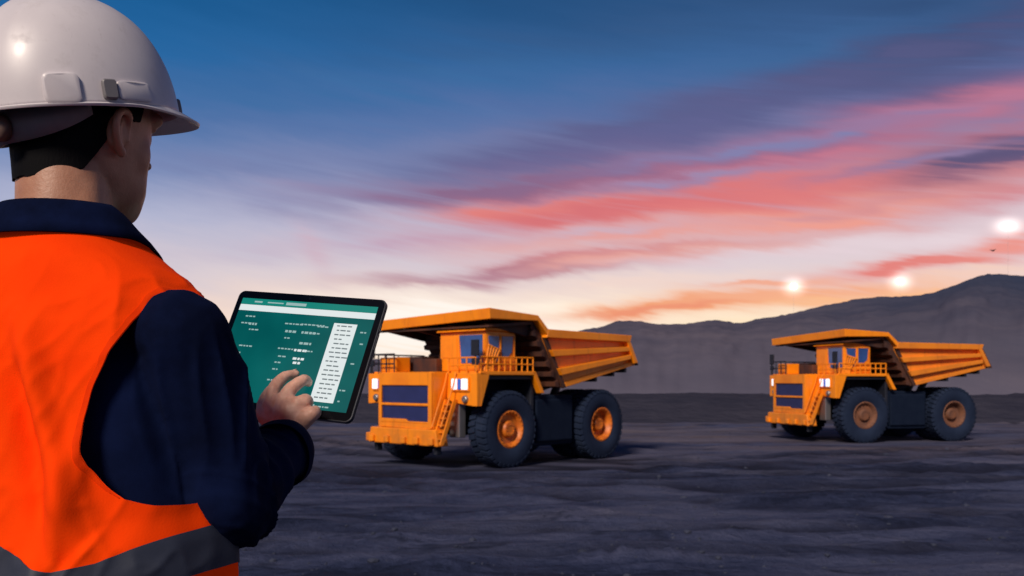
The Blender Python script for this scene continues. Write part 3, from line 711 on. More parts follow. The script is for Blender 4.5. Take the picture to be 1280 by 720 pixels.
# ---- bare body: one continuous skin
b = MB()
HS = [(.117, .012, .020, -.030), (.110, .036, .046, -.052), (.095, .054, .066, -.072), (.070, .068, .082, -.088), (.040, .0745, .091, -.097), (.010, .0755, .0905, -.098), (-.015, .0735, .088, -.093), (-.035, .0715, .089, -.084), (-.055, .0680, .089, -.068), (-.076, .0640, .086, -.048), (-.096, .0540, .086, -.026), (-.110, .0430, .085, -.004), (-.122, .0300, .081, .020), (-.129, .0160, .072, .040)]
HSa = np.array(HS); zz_ = np.linspace(-.129, .117, 48); NH = 56; vs = []
for z in zz_:
    w_, yf, yb = (float(np.interp(z, HSa[::-1, 0], HSa[::-1, k])) for k in (1, 2, 3))
    yc = -.012 if z > -.05 else -.012 + (yf + yb) / 2 * float(sstep(.05, .117, -z))
    for k in range(NH):
        th = 2 * PI * k / NH; c_, s_ = math.cos(th), math.sin(th)
        e_ = .84 if s_ > 0 else 1.0
        y = yc + (yf - yc if s_ > 0 else yc - yb) * math.copysign(abs(s_) ** e_, s_)
        vs.append(hp(w_ * math.copysign(abs(c_) ** e_, c_), y, z))
b.add(vs, [(q * NH + k, q * NH + (k + 1) % NH, (q + 1) * NH + (k + 1) % NH, (q + 1) * NH + k) for q in range(len(zz_) - 1) for k in range(NH)] + [list(range(NH))[::-1], list(range((len(zz_) - 1) * NH, len(zz_) * NH))])
for s in (-1, 1):
    b.ellipsoid(hp(s * .044, .046, -.032), (.023, .026, .036), HR3)
    b.ellipsoid(hp(s * .036, .044, -.070), (.022, .030, .042), HR3)
    b.ellipsoid(hp(s * .030, .074, .026), (.032, .022, .014), HR3)
    b.ellipsoid(hp(s * .012, .092, -.034), (.010, .011, .008), HR3)
    b.capsule([hp(s * .017, .084, .010), hp(s * .031, .087, .0155), hp(s * .047, .078, .011)], [.0035, .0045, .0035], 10, 4)
    b.capsule([hp(s * .018, .082, -.003), hp(s * .031, .083, -.0075), hp(s * .046, .076, -.003)], [.003, .0038, .003], 10, 4)
    # ear: helix, antihelix, bowl and lobe
    ax = lambda u, y, z: hp(s * (.0735 + u * .95), y * .92 - .002, z * .90 - .022)
    b.capsule([ax(.004, .012, .004), ax(.010, .012, .024), ax(.018, -.002, .034), ax(.023, -.018, .026), ax(.022, -.022, .006), ax(.016, -.014, -.014), ax(.008, .000, -.027)], [.0045, .005, .0055, .0055, .0052, .0052, .007], 10, 5)
    b.capsule([ax(.011, -.004, .020), ax(.015, -.012, .008), ax(.010, -.006, -.010)], [.004, .0045, .004], 8, 4)
    b.ellipsoid(ax(.004, -.006, .004), (.008, .016, .026), HR3)
    b.ellipsoid(ax(.006, .013, -.004), (.005, .005, .007), HR3)
b.capsule([hp(0, .086, .010), hp(0, .096, -.016), hp(0, .100, -.030)], [.009, .0095, .010])
b.capsule([hp(-.022, .082, -.062), hp(0, .087, -.059), hp(.022, .082, -.062)], [.005, .007, .005])
b.capsule([hp(-.018, .080, -.072), hp(0, .085, -.072), hp(.018, .080, -.072)], [.005, .0075, .005])
b.ellipsoid(hp(0, .066, -.078), (.042, .024, .034), HR3)
# neck, trunk, legs
nb = Vector((.006, -.012, 1.40)); nt = hp(0, -.030, -.045)
b.capsule([nb, nb.lerp(nt, .5) + Vector((0, -.004, 0)), nt], [.066, .061, .060], 28, 8)
for s in (-1, 1): b.capsule([nt + Vector((s * .028, -.004, -.03)), Vector((s * .045, -.022, 1.45)), Vector((s * .10, -.01, 1.375))], [.034, .034, .034], 16)
b.ellipsoid((0, .01, 1.27), (.165, .105, .18)); b.ellipsoid((0, .0, 1.08), (.150, .10, .17)); b.ellipsoid((0, -.005, .93), (.165, .115, .12))
b.capsule([S_r, E_r.lerp((S_r + W_r) / 2, .06), W_r], [.044, .036, .026], 18, 10); b.capsule([S_l, E_l.lerp((S_l + W_l) / 2, .06), W_l], [.044, .036, .026], 18, 10)
b.capsule([(-.13, .0, 1.345), (.13, .0, 1.345)], .06)
for s in (-1, 1): b.capsule([(s * .095, 0, .88), (s * .105, .01, .49), (s * .11, -.02, .10)], [.082, .055, .04], 18, 8); b.capsule([(s * .11, -.03, .05), (s * .12, .14, .045)], [.038, .034])
# right hand: palm towards the screen, forefinger and middle finger on it
Pw = lambda px, py, y: loc(px, py, y)
Sc = lambda px, py, l: PI_ @ on_screen(px, py, l)
sdist = lambda px, py: on_screen(px, py).y
Wp = loc(358, 541, 1.495)
P3 = lambda px, py, l: loc(px, py, sdist(px, py) - l)
mcp = [P3(338, 505, .046), P3(355, 499, .054), P3(373, 505, .054), P3(390, 517, .050)]
for q_, r0, r1 in zip(mcp, (.0165, .0165, .0160, .0150), (.0135, .0138, .0132, .012)):
    b.capsule([Wp.lerp(q_, .04), Wp.lerp(q_, .5), q_], [r0 * 1.25, r0 * 1.15, r1], 14, 5)
pc_ = (mcp[0] + mcp[1] + mcp[2] + mcp[3]) / 4
b.ellipsoid(Wp.lerp(pc_, .62), (.032, .022, .030))
b.capsule([W_r, Wp], [.028, .028], 18, 5)
fing = [
    ([mcp[0], P3(343, 485, .048), P3(356, 471, .030), Sc(372, 470, .0085)], [.0120, .0110, .0094, .0074]),
    ([mcp[1], P3(365, 485, .050), P3(380, 475, .032), Sc(388, 481, .009)], [.0124, .0112, .0096, .0076]),
    ([mcp[2], P3(382, 501, .046), P3(383, 505, .022), P3(376, 511, .016)], [.0128, .0120, .0104, .0084]),
    ([mcp[3], P3(394, 515, .042), P3(391, 520, .022), P3(383, 524, .020)], [.0116, .0106, .0094, .0076])]
for p, r in fing: b.capsule(p, r, 14, 7)
b.capsule([Wp.lerp(mcp[0], .2), P3(333, 521, .034), P3(331, 504, .024), P3(338, 488, .013)], [.018, .0155, .0125, .0092], 14, 7)
b.capsule([P3(333, 521, .034), mcp[0]], [.013, .011], 12)
b.capsule([Wp.lerp(mcp[0], .3), mcp[0].lerp(mcp[1], .5), mcp[1].lerp(mcp[2], .5)], [.014, .012, .012], 12)
# left hand under the tablet's near left edge
tl = lambda x, y, z: PI_ @ (TC + TR @ Vector((x, y, z)))
pl = tl(-.150, .030, -.075)
b.capsule([W_l, W_l.lerp(pl, .6), pl], [.028, .026, .022], 16, 5)
b.ellipsoid(W_l.lerp(pl, .75), (.034, .028, .028))
for k in range(4):
    z = -.112 + k * .022
    b.capsule([pl, tl(-.120, .032, z), tl(-.080 + .006 * k, .016, z + .004), tl(-.055 + .006 * (k % 3), .0135, z + .006)], [.012, .0105, .0095, .0075], 12, 5)
b.capsule([pl, tl(-.165, .006, -.050), tl(-.158, -.012, -.030), tl(-.142, -.0135, -.018)], [.014, .0125, .011, .008], 12, 5)
me = fused(b, .0026, 1, .5)
def soften(me, wfn, it):
    v = getv(me); ed = np.empty(len(me.edges) * 2, int); me.edges.foreach_get('vertices', ed); ed = ed.reshape(-1, 2)
    wt = wfn(v)[:, None]
    for _ in range(it):
        acc = np.zeros_like(v); cnt = np.zeros(len(v)); np.add.at(acc, ed[:, 0], v[ed[:, 1]]); np.add.at(acc, ed[:, 1], v[ed[:, 0]])
        np.add.at(cnt, ed[:, 0], 1); np.add.at(cnt, ed[:, 1], 1); v = v + wt * .6 * (acc / np.maximum(cnt, 1)[:, None] - v)
    setv(me, v)
HMi = np.array(HM.inverted())
def facew(v):
    q = v @ HMi[:3, :3].T + HMi[:3, 3]; x, y, z = np.abs(q[:, 0]), q[:, 1], q[:, 2]
    w_ = sstep(.000, .02, y) * sstep(-.150, -.125, z) * (1 - sstep(-.004, .006, z))
    w_ *= 1 - (1 - sstep(.017, .030, x)) * sstep(-.092, -.080, z) * .92
    neck_ = (1 - sstep(-.02, .0, y)) * sstep(-.20, -.16, z) * (1 - sstep(-.075, -.06, z))
    return np.maximum(w_, neck_ * .9)
soften(me, facew, 26)
CR = []                                                           # knuckle creases and tendons of the hands
for p, _ in fing:
    for k in (1, 2): CR.append((p[k], (p[k + 1] - p[k - 1]).normalized()))
def handfine(x, y, z):
    if z > 1.42 or y < .12: return 0.0
    q = Vector((x, y, z)); d = .0007 * noise.noise(q * 110)
    for c_, ax_ in CR:
        e = q - c_
        if e.length < .016: d -= .0009 * (.5 + .5 * math.cos(e.dot(ax_) * 1500)) * math.exp(-(e.length / .010) ** 2)
    return d
wrinkle(me, handfine)
def skin_mat():
    m = bpy.data.materials.new('skin'); m.use_nodes = True; t = m.node_tree; bs = t.nodes['Principled BSDF']
    v = coords(t); n = noisetex(t, v, 22, 5, .6); n2_ = noisetex(t, v, 160, 3, .6)
    c = ramp(t, n, [(.35, (.36, .160, .095)), (.65, (.44, .21, .132))])
    tcn = new(t, 'TexCoord'); sp_ = new(t, 'SeparateXYZ'); t.links.new(tcn.outputs['Object'], sp_.inputs[0])
    n4 = noisetex(t, v, 60, 4, .6); low_ = (X(t, sp_.outputs[2]) * -12.0 + 16.8).sat()              # hands painted lighter, to make up for the dim light on them
    c = mixc(t, low_, c, ramp(t, n4, [(.35, (.58, .30, .215)), (.65, (.70, .40, .30))]))
    t.links.new(c, bs.inputs['Base Color']); bs.inputs['Roughness'].default_value = .48
    bs.inputs['Subsurface Weight'].default_value = .12; bs.inputs['Subsurface Radius'].default_value = (.010, .004, .002); bs.inputs['Subsurface Scale'].default_value = 1
    bn = new(t, 'Bump'); bn.inputs['Strength'].default_value = .5; bn.inputs['Distance'].default_value = .0010
    t.links.new((n2_ + noisetex(t, v, 520, 3, .6) * .5).s, bn.inputs['Height']); t.links.new(bn.outputs[0], bs.inputs['Normal']); return m
M_skin = skin_mat()
link('body', me, M_skin, man, smooth=True)
M_nail = mat('fingernail', (.74, .47, .38), .3)
for k in (0, 1):
    p, _ = fing[k]; a_ = (p[3] - p[2]).normalized(); up_ = (p[2] - (p[1] + p[3]) / 2); up_ = (up_ - a_ * up_.dot(a_)).normalized(); sd_ = a_.cross(up_)
    R_ = Matrix((a_, sd_, up_)).transposed()
    m = MB(); m.ellipsoid(p[3] + up_ * .0062 + a_ * .0005, (.0062, .0048, .0016), R_, 16, 8); m.build('fingernail', M_nail, man, smooth=True)
for s in (-1, 1):
    m = MB(); m.ellipsoid(hp(s * .031, .0725, .006), (.0122, .0122, .0122), HR3, 16, 10)
    m.build('eye', mat('eyeball', (.75, .72, .70), .2), man, smooth=True)
    m = MB(); m.ellipsoid(hp(s * .031, .0822, .003), (.0055, .0030, .0055), HR3, 12, 8); m.build('iris', mat('iris', (.03, .015, .01), .15), man, smooth=True)
    m = MB(); m.capsule([hp(s * .014, .094, .026), hp(s * .032, .092, .032), hp(s * .052, .078, .026)], [.003, .0038, .002], 8); m.build('eyebrow', mat('brow_hair', (.008, .006, .006), .7), man, smooth=True)
# hair: cropped cap with a clean nape and sideburns
def grid_ell(c, r, nu, nv, R): 
    m = MB(); m.ellipsoid(c, r, R, nu, nv); return m.v, m.f
HH_ = [(.122, .016, .022, -.034), (.114, .040, .050, -.058), (.098, .060, .072, -.078), (.070, .0745, .088, -.0945), (.040, .081, .097, -.1035), (.010, .081, .0965, -.1045), (-.015, .0785, .094, -.1015), (-.040, .0755, .09, -.0985), (-.065, .0705, .09, -.0960), (-.090, .0655, .09, -.0943), (-.120, .0640, .09, -.0935)]
HHa = np.array(HH_); zz_ = np.linspace(-.118, .122, 120); NH = 480; hv = []
for z in zz_:
    w_, yf, yb = (float(np.interp(z, HHa[::-1, 0], HHa[::-1, k])) for k in (1, 2, 3))
    for k in range(NH):
        th = 2 * PI * k / NH; s_ = math.sin(th)
        hv.append((w_ * math.cos(th), -.012 + (yf + .012 if s_ > 0 else -.012 - yb) * s_, z))
m = MB(); m.f = [(q * NH + k, q * NH + (k + 1) % NH, (q + 1) * NH + (k + 1) % NH, (q + 1) * NH + k) for q in range(len(zz_) - 1) for k in range(NH)] + [list(range((len(zz_) - 1) * NH, len(zz_) * NH))]
hv = np.array(hv)
def hairline(p):
    x, y, z = p[:, 0], p[:, 1], p[:, 2]
    base = np.interp(y, [-.12, -.07, -.045, -.022, -.012, .012, .02, .034, .044, .08, .11], [-.094, -.090, -.076, -.036, .008, .014, .004, .006, .040, .062, .066])
    return z - base + .0022 * np.array([noise.noise(Vector((a * 90, b_ * 90, c_ * 30))) for a, b_, c_ in p])
cv, cf = clip(hv, m.f, hairline)
me = bpy.data.meshes.new('hair'); me.from_pydata(cv, [], cf); me.transform(HM)
M_hair = mat('dark_hair', (.0022, .002, .003), .75, bump=.6, bscale=420, bdist=.0015, nstretch=(1, 1, .10), spec=.12)
ho = link('hair', me, M_hair, man, smooth=True); sm = ho.modifiers.new('t', 'SOLIDIFY'); sm.thickness = .003; sm.offset = -1

# ---- hard hat
M_hat = mat('white_helmet_plastic', (.56, .515, .545), .34, col2=(.64, .595, .62), nscale=9, contrast=(.3, .7), bump=.04, bscale=30, bdist=.002, coat=.06)
t_ = M_hat.node_tree; bs_ = t_.nodes['Principled BSDF']; v_ = coords(t_)
sc1 = ((noisetex(t_, coords(t_, (60, 60, 9)), 2.0, 6, .75) - .60) * 7).sat(); sc2 = ((noisetex(t_, v_, 30, 6, .7) - .56) * 5).sat()
src = bs_.inputs['Base Color'].links[0].from_socket
t_.links.new(mixc(t_, (sc1 * .30 + sc2 * .22).sat(), src, (.26, .22, .21, 1)), bs_.inputs['Base Color'])
t_.links.new((sc1 * .22 + sc2 * .2 + .40).sat().s, bs_.inputs['Roughness'])
HZ = .008                                                         # rim height in the head frame
NU, NV = 128, 40; AX, AY, AH = .118, .143, .160
def shell(u, t, off=0.0):
    """u around, t from rim (0) to crown (1)"""
    th = 2 * PI * u; ph = t * PI / 2
    r = math.cos(ph) ** .80; z = math.sin(ph) ** .96 * AH
    y = math.sin(th) * AY * r; x = math.cos(th) * AX * r
    ridge_ = .0028 * math.exp(-(x / .012) ** 2) + .0016 * (math.exp(-((x - .038) / .008) ** 2) + math.exp(-((x + .038) / .008) ** 2))
    k = 1 + off / .14
    return Vector((x * k, y * k - .006, HZ + z * k + ridge_ * sstep(.12, .5, t)))
vs = [shell(i / NU, j / NV) for j in range(NV + 1) for i in range(NU)]
fs = [(j * NU + i, j * NU + (i + 1) % NU, (j + 1) * NU + (i + 1) % NU, (j + 1) * NU + i) for j in range(NV) for i in range(NU)]
me = bpy.data.meshes.new('hard_hat'); me.from_pydata(vs, [], fs); me.transform(HH)
hat = link('hard_hat', me, M_hat, man, smooth=True); q_ = hat.modifiers.new('t', 'SOLIDIFY'); q_.thickness = .003; q_.offset = -1
vs, fs = [], []; NB = 8
for j in range(NB + 1):
    t = j / NB
    for i in range(NU):
        th = 2 * PI * i / NU; fr = max(0.0, math.sin(th)); wdt = .006 + .040 * fr ** 3.0
        x, y = math.cos(th) * (AX + wdt * .55 * t), math.sin(th) * (AY + wdt * t * (1 if fr > 0 else 1))
        z = HZ + .002 - t * (.002 + .010 * fr ** 1.5) - .008 * (t ** 2) * fr * (x / .12) ** 2
        vs.append((x, y - .006, z))
fs = [(j * NU + i, j * NU + (i + 1) % NU, (j + 1) * NU + (i + 1) % NU, (j + 1) * NU + i) for j in range(NB) for i in range(NU)]
me = bpy.data.meshes.new('brim'); me.from_pydata(vs, [], fs); me.transform(HH)
br = link('brim', me, M_hat, hat, smooth=True); q_ = br.modifiers.new('t', 'SOLIDIFY'); q_.thickness = .004; q_.offset = 0; bv = br.modifiers.new('b', 'BEVEL'); bv.width = .0012; bv.segments = 2
def on_hat(deg, t, du, dt, h, name, m=None, rnd=.35, top=1.0):
    """a moulded pad on the shell: du, dt are half sizes in degrees and in rim-to-crown share"""
    m_ = MB(); n = 12; vs = []
    for layer in (0, 1, 2):
        sc = (1.0, .94, .80)[layer]; off = (-.002, h * .75, h)[layer]
        for k in range(4 * n):
            a = 2 * PI * k / (4 * n); c_, s_ = math.cos(a), math.sin(a); e_ = rnd
            cu = math.copysign(abs(c_) ** e_, c_) * sc; ct = math.copysign(abs(s_) ** e_, s_) * sc
            vs.append(shell((deg + du * cu) / 360, t + dt * ct, off))
    N = 4 * n
    fs = [(l * N + k, l * N + (k + 1) % N, (l + 1) * N + (k + 1) % N, (l + 1) * N + k) for l in range(2) for k in range(N)] + [list(range(2 * N, 3 * N)), list(range(N))[::-1]]
    me = bpy.data.meshes.new(name); me.from_pydata([HH @ p for p in vs], [], fs); o = link(name, me, m or M_hat, hat); auto_smooth(me, math.radians(35)); return o
on_hat(-39, .075, 9.5, .075, .007, 'accessory_slot')
on_hat(-134, .10, 9.5, .085, .007, 'accessory_slot')
on_hat(0, .07, 11, .05, .005, 'accessory_slot')
on_hat(178, .07, 12, .055, .005, 'accessory_slot')
on_hat(-15, .070, 4.0, .05, .008, 'slot_plug', mat('grey_plastic', (.16, .15, .16), .45))
on_hat(68, .06, 4.5, .045, .008, 'slot_plug', mat('grey_plastic', (.16, .15, .16), .45))
# nape strap of the suspension with its adjusting knob
M_strap = mat('grey_strap', (.15, .145, .16), .55, col2=(.20, .19, .20), nscale=20)
m = MB(); n = 60; vs = []
for k in range(n + 1):
    d = math.radians(-178 + 156 * k / n); t = abs((k / n) - .5) * 2
    for zz in (0, 1):
        z = -.030 + (zz * .040) + (.030 * t ** 3) * (1 - zz * .4); rx, ry = .090, .112 + .004 * zz
        vs.append((math.cos(d) * rx, math.sin(d) * ry - .008, z))
me = bpy.data.meshes.new('nape_strap'); me.from_pydata([HH @ Vector(p) for p in vs], [], [(2 * k, 2 * k + 2, 2 * k + 3, 2 * k + 1) for k in range(n)])
o = link('nape_strap', me, M_strap, hat, smooth=True); q_ = o.modifiers.new('t', 'SOLIDIFY'); q_.thickness = .004
m = MB(); m.lathe([(0, .002), (0, .017), (.012, .019), (.016, .014), (.016, .001)], 24, 'y'); m.build('ratchet_knob', mat('brown_plastic', (.10, .06, .05), .5), hat, smooth=True, M=HH @ Matrix.Translation((0, -.122, -.010)) @ Matrix.Rotation(PI, 4, 'Z'))

# ---- clothes. trunk profile: height, half width, half depth, forward shift
PR = [(.60, .205, .155, .0), (.80, .215, .158, .0), (.95, .222, .158, .0), (1.06, .222, .155, .002), (1.15, .220, .152, .004), (1.25, .216, .148, .004), (1.32, .212, .140, .0), (1.36, .206, .128, -.004), (1.39, .192, .114, -.008), (1.42, .166, .102, -.012), (1.445, .134, .094, -.014), (1.468, .100, .086, -.014), (1.49, .080, .078, -.012), (1.51, .072, .072, -.010)]
PRa = np.array(PR)
def trunk(th, z, off=0.0):
    a, d, sh = (float(np.interp(z, PRa[:, 0], PRa[:, i])) for i in (1, 2, 3))
    e = .86
    c, s = math.cos(th), math.sin(th)
    return Vector(((a + off) * math.copysign(abs(c) ** e, c), (d + off) * math.copysign(abs(s) ** e, s) + sh, z))
M_navy = mat('navy_cotton', (.0016, .0036, .017), .95, col2=(.0036, .0080, .038), nscale=9, bump=.35, bscale=420, bdist=.0006, spec=.06)
b = MB(); NT = 64; Z = np.linspace(.86, 1.48, 64)
vs = [trunk(2 * PI * i / NT, z, -.014) for z in Z for i in range(NT)]
b.add(vs, [(j * NT + i, j * NT + (i + 1) % NT, (j + 1) * NT + (i + 1) % NT, (j + 1) * NT + i) for j in range(len(Z) - 1) for i in range(NT)] + [list(range(NT))[::-1], list(range((len(Z) - 1) * NT, len(Z) * NT))])
def sleeve(S, E, W, sgn):
    u1 = S.lerp(E, .33); u2 = S.lerp(E, .7); f1 = E.lerp(W, .35); f2 = E.lerp(W, .72); out = Vector((sgn * .004, 0, 0))
    b.capsule([S + Vector((-sgn * .03, 0, -.014)), S, u1 + out, u2, E + (E - (S + W) / 2).normalized() * .012, f1, f2, W.lerp(E, .06)], [.048, .063, .064, .062, .058, .051, .046, .040], 28, 8)
sleeve(S_r, E_r, W_r, 1); sleeve(S_l, E_l, W_l, -1)
me = fused(b, .0042, 5, .5)
ax_u = (E_r - S_r).normalized(); ax_f = (W_r - E_r).normalized()
def ridged(v): return 1 - min(1.0, abs(noise.noise(v)) * 2.6)
def folds(x, y, z):
    p = Vector((x, y, z)); d = 0.0
    for S, E, W in ((S_r, E_r, W_r), (S_l, E_l, W_l)):
        au, af = (E - S).normalized(), (W - E).normalized()
        b1 = au.cross(af).normalized()                                  # hinge axis of the elbow
        t = (p - S).dot(au) / (E - S).length; q = p - S - au * (t * (E - S).length)
        wgt = float(sstep(-.1, .25, t) * (1 - sstep(.85, 1.15, t))) * (1 - float(sstep(.075, .10, q.length)))
        if wgt > 0:                                                     # long drags falling from shoulder to elbow
            u = q.dot(b1) / .06; v_ = q.dot(au.cross(b1)) / .06
            d += .0065 * wgt * (ridged(Vector((u * 1.25 + t * 1.1, v_ * 1.25 - t * .8, t * .9 + 4))) ** 2 - .35)
        t2_ = (p - E).dot(af) / (W - E).length; q2_ = p - E - af * (t2_ * (W - E).length)
        w2 = float(sstep(-.25, .0, t2_) * (1 - sstep(.75, 1.0, t2_))) * (1 - float(sstep(.070, .095, q2_.length)))
        if w2 > 0:                                                      # rings of cloth gathered on the forearm
            d += .0075 * w2 * (ridged(Vector((t2_ * 5.5 + q2_.dot(b1) * 9, q2_.x * 7, q2_.z * 7 + 2))) ** 2 - .35)
        we = math.exp(-((p - E).length / .075) ** 2)
        if we > .02: d += .0060 * we * (ridged(Vector(((p - E).dot((au - af).normalized()) * 38, (p - E).dot(b1) * 10, 7))) ** 2 - .3)
    d += .0016 * noise.noise(p * 13) + .0008 * noise.noise(p * 40)
    return d
wrinkle(me, folds)
jk = link('jacket', me, M_navy, man, smooth=True)
# cuff and collar
M_navy2 = mat('navy_collar_cloth', (.0016, .0036, .017), .95, col2=(.0036, .0080, .038), nscale=14, bump=.3, bscale=420, bdist=.0006, spec=.06)
def cuff(E, W, k0, k1, r0, r1):
    d = (W - E).normalized(); a = d.cross(Vector((0, 0, 1))).normalized(); c_ = d.cross(a); vs = []; n = 40
    for j, (t, r) in enumerate(((k0, r0), (k0 + (k1 - k0) * .3, r0 * 1.03), (k1 - .012, r1 * 1.03), (k1, r1), (k1 - .006, r1 - .006))):
        for i in range(n):
            th = 2 * PI * i / n; rr_ = r * (1 + .03 * math.sin(3 * th + t * 6)); vs.append(E.lerp(W, t) + (a * math.cos(th) + c_ * math.sin(th)) * rr_)
    m = MB(); m.add(vs, [(j * n + i, j * n + (i + 1) % n, (j + 1) * n + (i + 1) % n, (j + 1) * n + i) for j in range(4) for i in range(n)])
    return m.build('cuff', M_navy2, jk, smooth=True)
cuff(E_r, W_r, .76, .97, .052, .043); cuff(E_l, W_l, .78, .98, .050, .043)
vs = []; n = 96; rows = [(0, 0), (.35, .0), (.7, .002), (1, .006), (1.04, .010), (.95, .014), (.7, .020), (.4, .028), (.12, .033)]
for t, o_ in rows:
    for i in range(n):
        th = 2 * PI * i / n; s, c = math.sin(th), math.cos(th); back = max(0, -s)
        op = max(0.0, s) ** 3
        hgt = .050 - .020 * max(0, s); z0 = 1.470 - .045 * max(0, s) ** 1.5
        r = .074 - .006 * t; oo = o_ * (1 + .45 * float(sstep(-.5, .5, s)))
        vs.append((c * (r + oo + .004), s * (r + oo) - .016 + .012 * max(0, s), z0 + hgt * t))
m = MB(); m.add(vs, [(j * n + i, j * n + (i + 1) % n, (j + 1) * n + (i + 1) % n, (j + 1) * n + i) for j in range(len(rows) - 1) for i in range(n)])
co_ = m.build('collar', M_navy2, jk, smooth=True); q_ = co_.modifiers.new('t', 'SOLIDIFY'); q_.thickness = .003

# vest: a loose shell over the jacket, cut out for neck and arms
def vest_mat():
    m = bpy.data.materials.new('orange_vest_fabric'); m.use_nodes = True; t = m.node_tree; bs = t.nodes['Principled BSDF']
    v = coords(t); n = noisetex(t, v, 7, 5, .6)
    c = ramp(t, n, [(.3, (.82, .040, .0008)), (.7, (.92, .056, .0012))]); t.links.new(c, bs.inputs['Base Color']); bs.inputs['Roughness'].default_value = .9; bs.inputs['Specular IOR Level'].default_value = .06
    bs.inputs['Emission Color'].default_value = (1.0, .050, .0, 1); bs.inputs['Emission Strength'].default_value = .07      # slight glow added to brighten the fluorescent cloth
    bn = new(t, 'Bump'); bn.inputs['Strength'].default_value = .3; bn.inputs['Distance'].default_value = .0008
    wv = noisetex(t, v, 380, 2, .5); t.links.new(wv.s, bn.inputs['Height']); t.links.new(bn.outputs[0], bs.inputs['Normal']); return m
M_vest = vest_mat()
ARM = [(1.49, .206), (1.45, .204), (1.425, .203), (1.40, .200), (1.36, .190), (1.32, .176), (1.28, .158), (1.24, .151), (1.20, .157), (1.175, .167), (1.155, .181), (1.140, .200), (1.130, .224), (1.124, .27)]
ARMz = np.linspace(1.124, 1.49, 400); ARMx = np.interp(ARMz, [p[0] for p in ARM][::-1], [p[1] for p in ARM][::-1])
kern = np.exp(-np.linspace(-2, 2, 41) ** 2); kern /= kern.sum()
ARMx = np.convolve(np.pad(ARMx, 20, mode='reflect', reflect_type='odd'), kern, 'valid')
def vest_cut(p):
    x, y, z = p[:, 0], p[:, 1], p[:, 2]
    hb = np.interp(z, ARMz, ARMx, left=9); hf = np.interp(z, ARMz, np.array(ARMx) + .03, left=9)
    blend = sstep(-.03, .03, y); edge = hb * (1 - blend) + hf * blend
    hole = edge - np.abs(x)
    neck_b = np.hypot(x / .098, (z - 1.540) / .044) - 1
    neck_f = np.where(y > 0, np.abs(x) - np.clip((z - 1.22) * .38, -.002, .1), 9)
    return np.minimum(np.minimum(hole, np.where(y > .01, 9, neck_b * .07)), np.where(y > .01, neck_f, 9))
NT = 300; Z = np.linspace(.74, 1.505, 250)
def vest_pt(th, z, off=0.0):
    p = trunk(th, z, .012 + off)
    x, y = p.x, p.y
    fl = 0.0
    bk = 1.0 if y < 0 else .4
    fl += bk * .026 * math.exp(-((x - .092 + (z - 1.30) * .30) / .018) ** 2) * float(sstep(1.02, 1.16, z) * (1 - sstep(1.26, 1.40, z)))     # long soft fold down the back
    fl += -bk * .018 * math.exp(-((x - .060 + (z - 1.30) * .26) / .016) ** 2) * float(sstep(1.0, 1.14, z) * (1 - sstep(1.26, 1.38, z)))
    fl += bk * .020 * math.exp(-((x - .120 - (z - 1.1) * .20) / .020) ** 2) * float(1 - sstep(1.14, 1.26, z))
    fl += bk * .020 * math.exp(-((x + .13 - (z - 1.1) * .25) / .03) ** 2) * float(1 - sstep(1.2, 1.36, z))
    fl += .012 * noise.noise(Vector((x * 11, y * 9, z * 4.5))) + .0055 * ((1 - min(1, abs(noise.noise(Vector((x * 14 + z * 4, y * 10, z * 4.2 + 3)))) * 2.4)) ** 2 - .3) + .0025 * ((1 - min(1, abs(noise.noise(Vector((x * 30 - z * 12, y * 20, z * 13 + 1)))) * 2.4)) ** 2 - .3)
    # side panel lapped over the back panel under the arm
    e = .190 - (1.135 - z) * .69
    if y < .05 and z < 1.15: fl += (.007 * float(sstep(e - .002, e + .003, x)) + .004 * math.exp(-((x - e) / .006) ** 2)) * float(1 - sstep(1.085, 1.125, z))
    fl *= float(1 - sstep(1.40, 1.47, z)) * .9 + .1
    n_ = Vector((p.x, p.y * 1.6, 0)); n_ = n_.normalized() if n_.length > 1e-6 else n_
    return p + n_ * fl
vs = [vest_pt(2 * PI * (i + .5) / NT, z) for z in Z for i in range(NT)]
fs = [(j * NT + i, j * NT + (i + 1) % NT, (j + 1) * NT + (i + 1) % NT, (j + 1) * NT + i) for j in range(len(Z) - 1) for i in range(NT)]
cv, cf = clip(np.array([tuple(p) for p in vs]), fs, vest_cut)
me = bpy.data.meshes.new('safety_vest'); me.from_pydata(cv, [], cf)
vo = link('safety_vest', me, M_vest, man, smooth=True)
def hole_edge(p):
    e = vest_cut(p); g_ = np.gradient(e.reshape(len(Z), NT), axis=0).ravel() / (Z[1] - Z[0]); h_ = np.gradient(e.reshape(len(Z), NT), axis=1).ravel() / .0044
    d = e / np.clip(np.hypot(g_, h_), .35, 3); return np.minimum(e, np.where((np.abs(p[:, 0]) > .10) & (p[:, 2] < 1.47), .0075 * sstep(1.135, 1.18, p[:, 2]) - d, -1))
vs2 = [vest_pt(2 * PI * (i + .5) / NT, z, .0016) for z in Z for i in range(NT)]
M_bind = mat('binding_tape', (.74, .034, .0008), .85, col2=(.84, .046, .001), nscale=30, bump=.4, bscale=500, bdist=.0006, spec=.06)
for sg in (1, -1):
    cv, cf = clip(np.array([tuple(p) for p in vs2]), fs, lambda p: np.minimum(hole_edge(p), sg * p[:, 0] - .05))
    me = bpy.data.meshes.new('edge_binding'); me.from_pydata(cv, [], cf)
    link('edge_binding', me, M_bind, vo, smooth=True)
def band_cut(p):
    x, z = p[:, 0], p[:, 2]; c = np.interp(x, [-.25, -.05, .037, .09, .13, .18, .25], [1.078, 1.078, 1.070, 1.048, 1.034, 1.045, 1.080])
    return np.minimum(.029 - np.abs(z - c), vest_cut(p))
vs = [vest_pt(2 * PI * (i + .5) / NT, z, .0022) for z in Z for i in range(NT)]
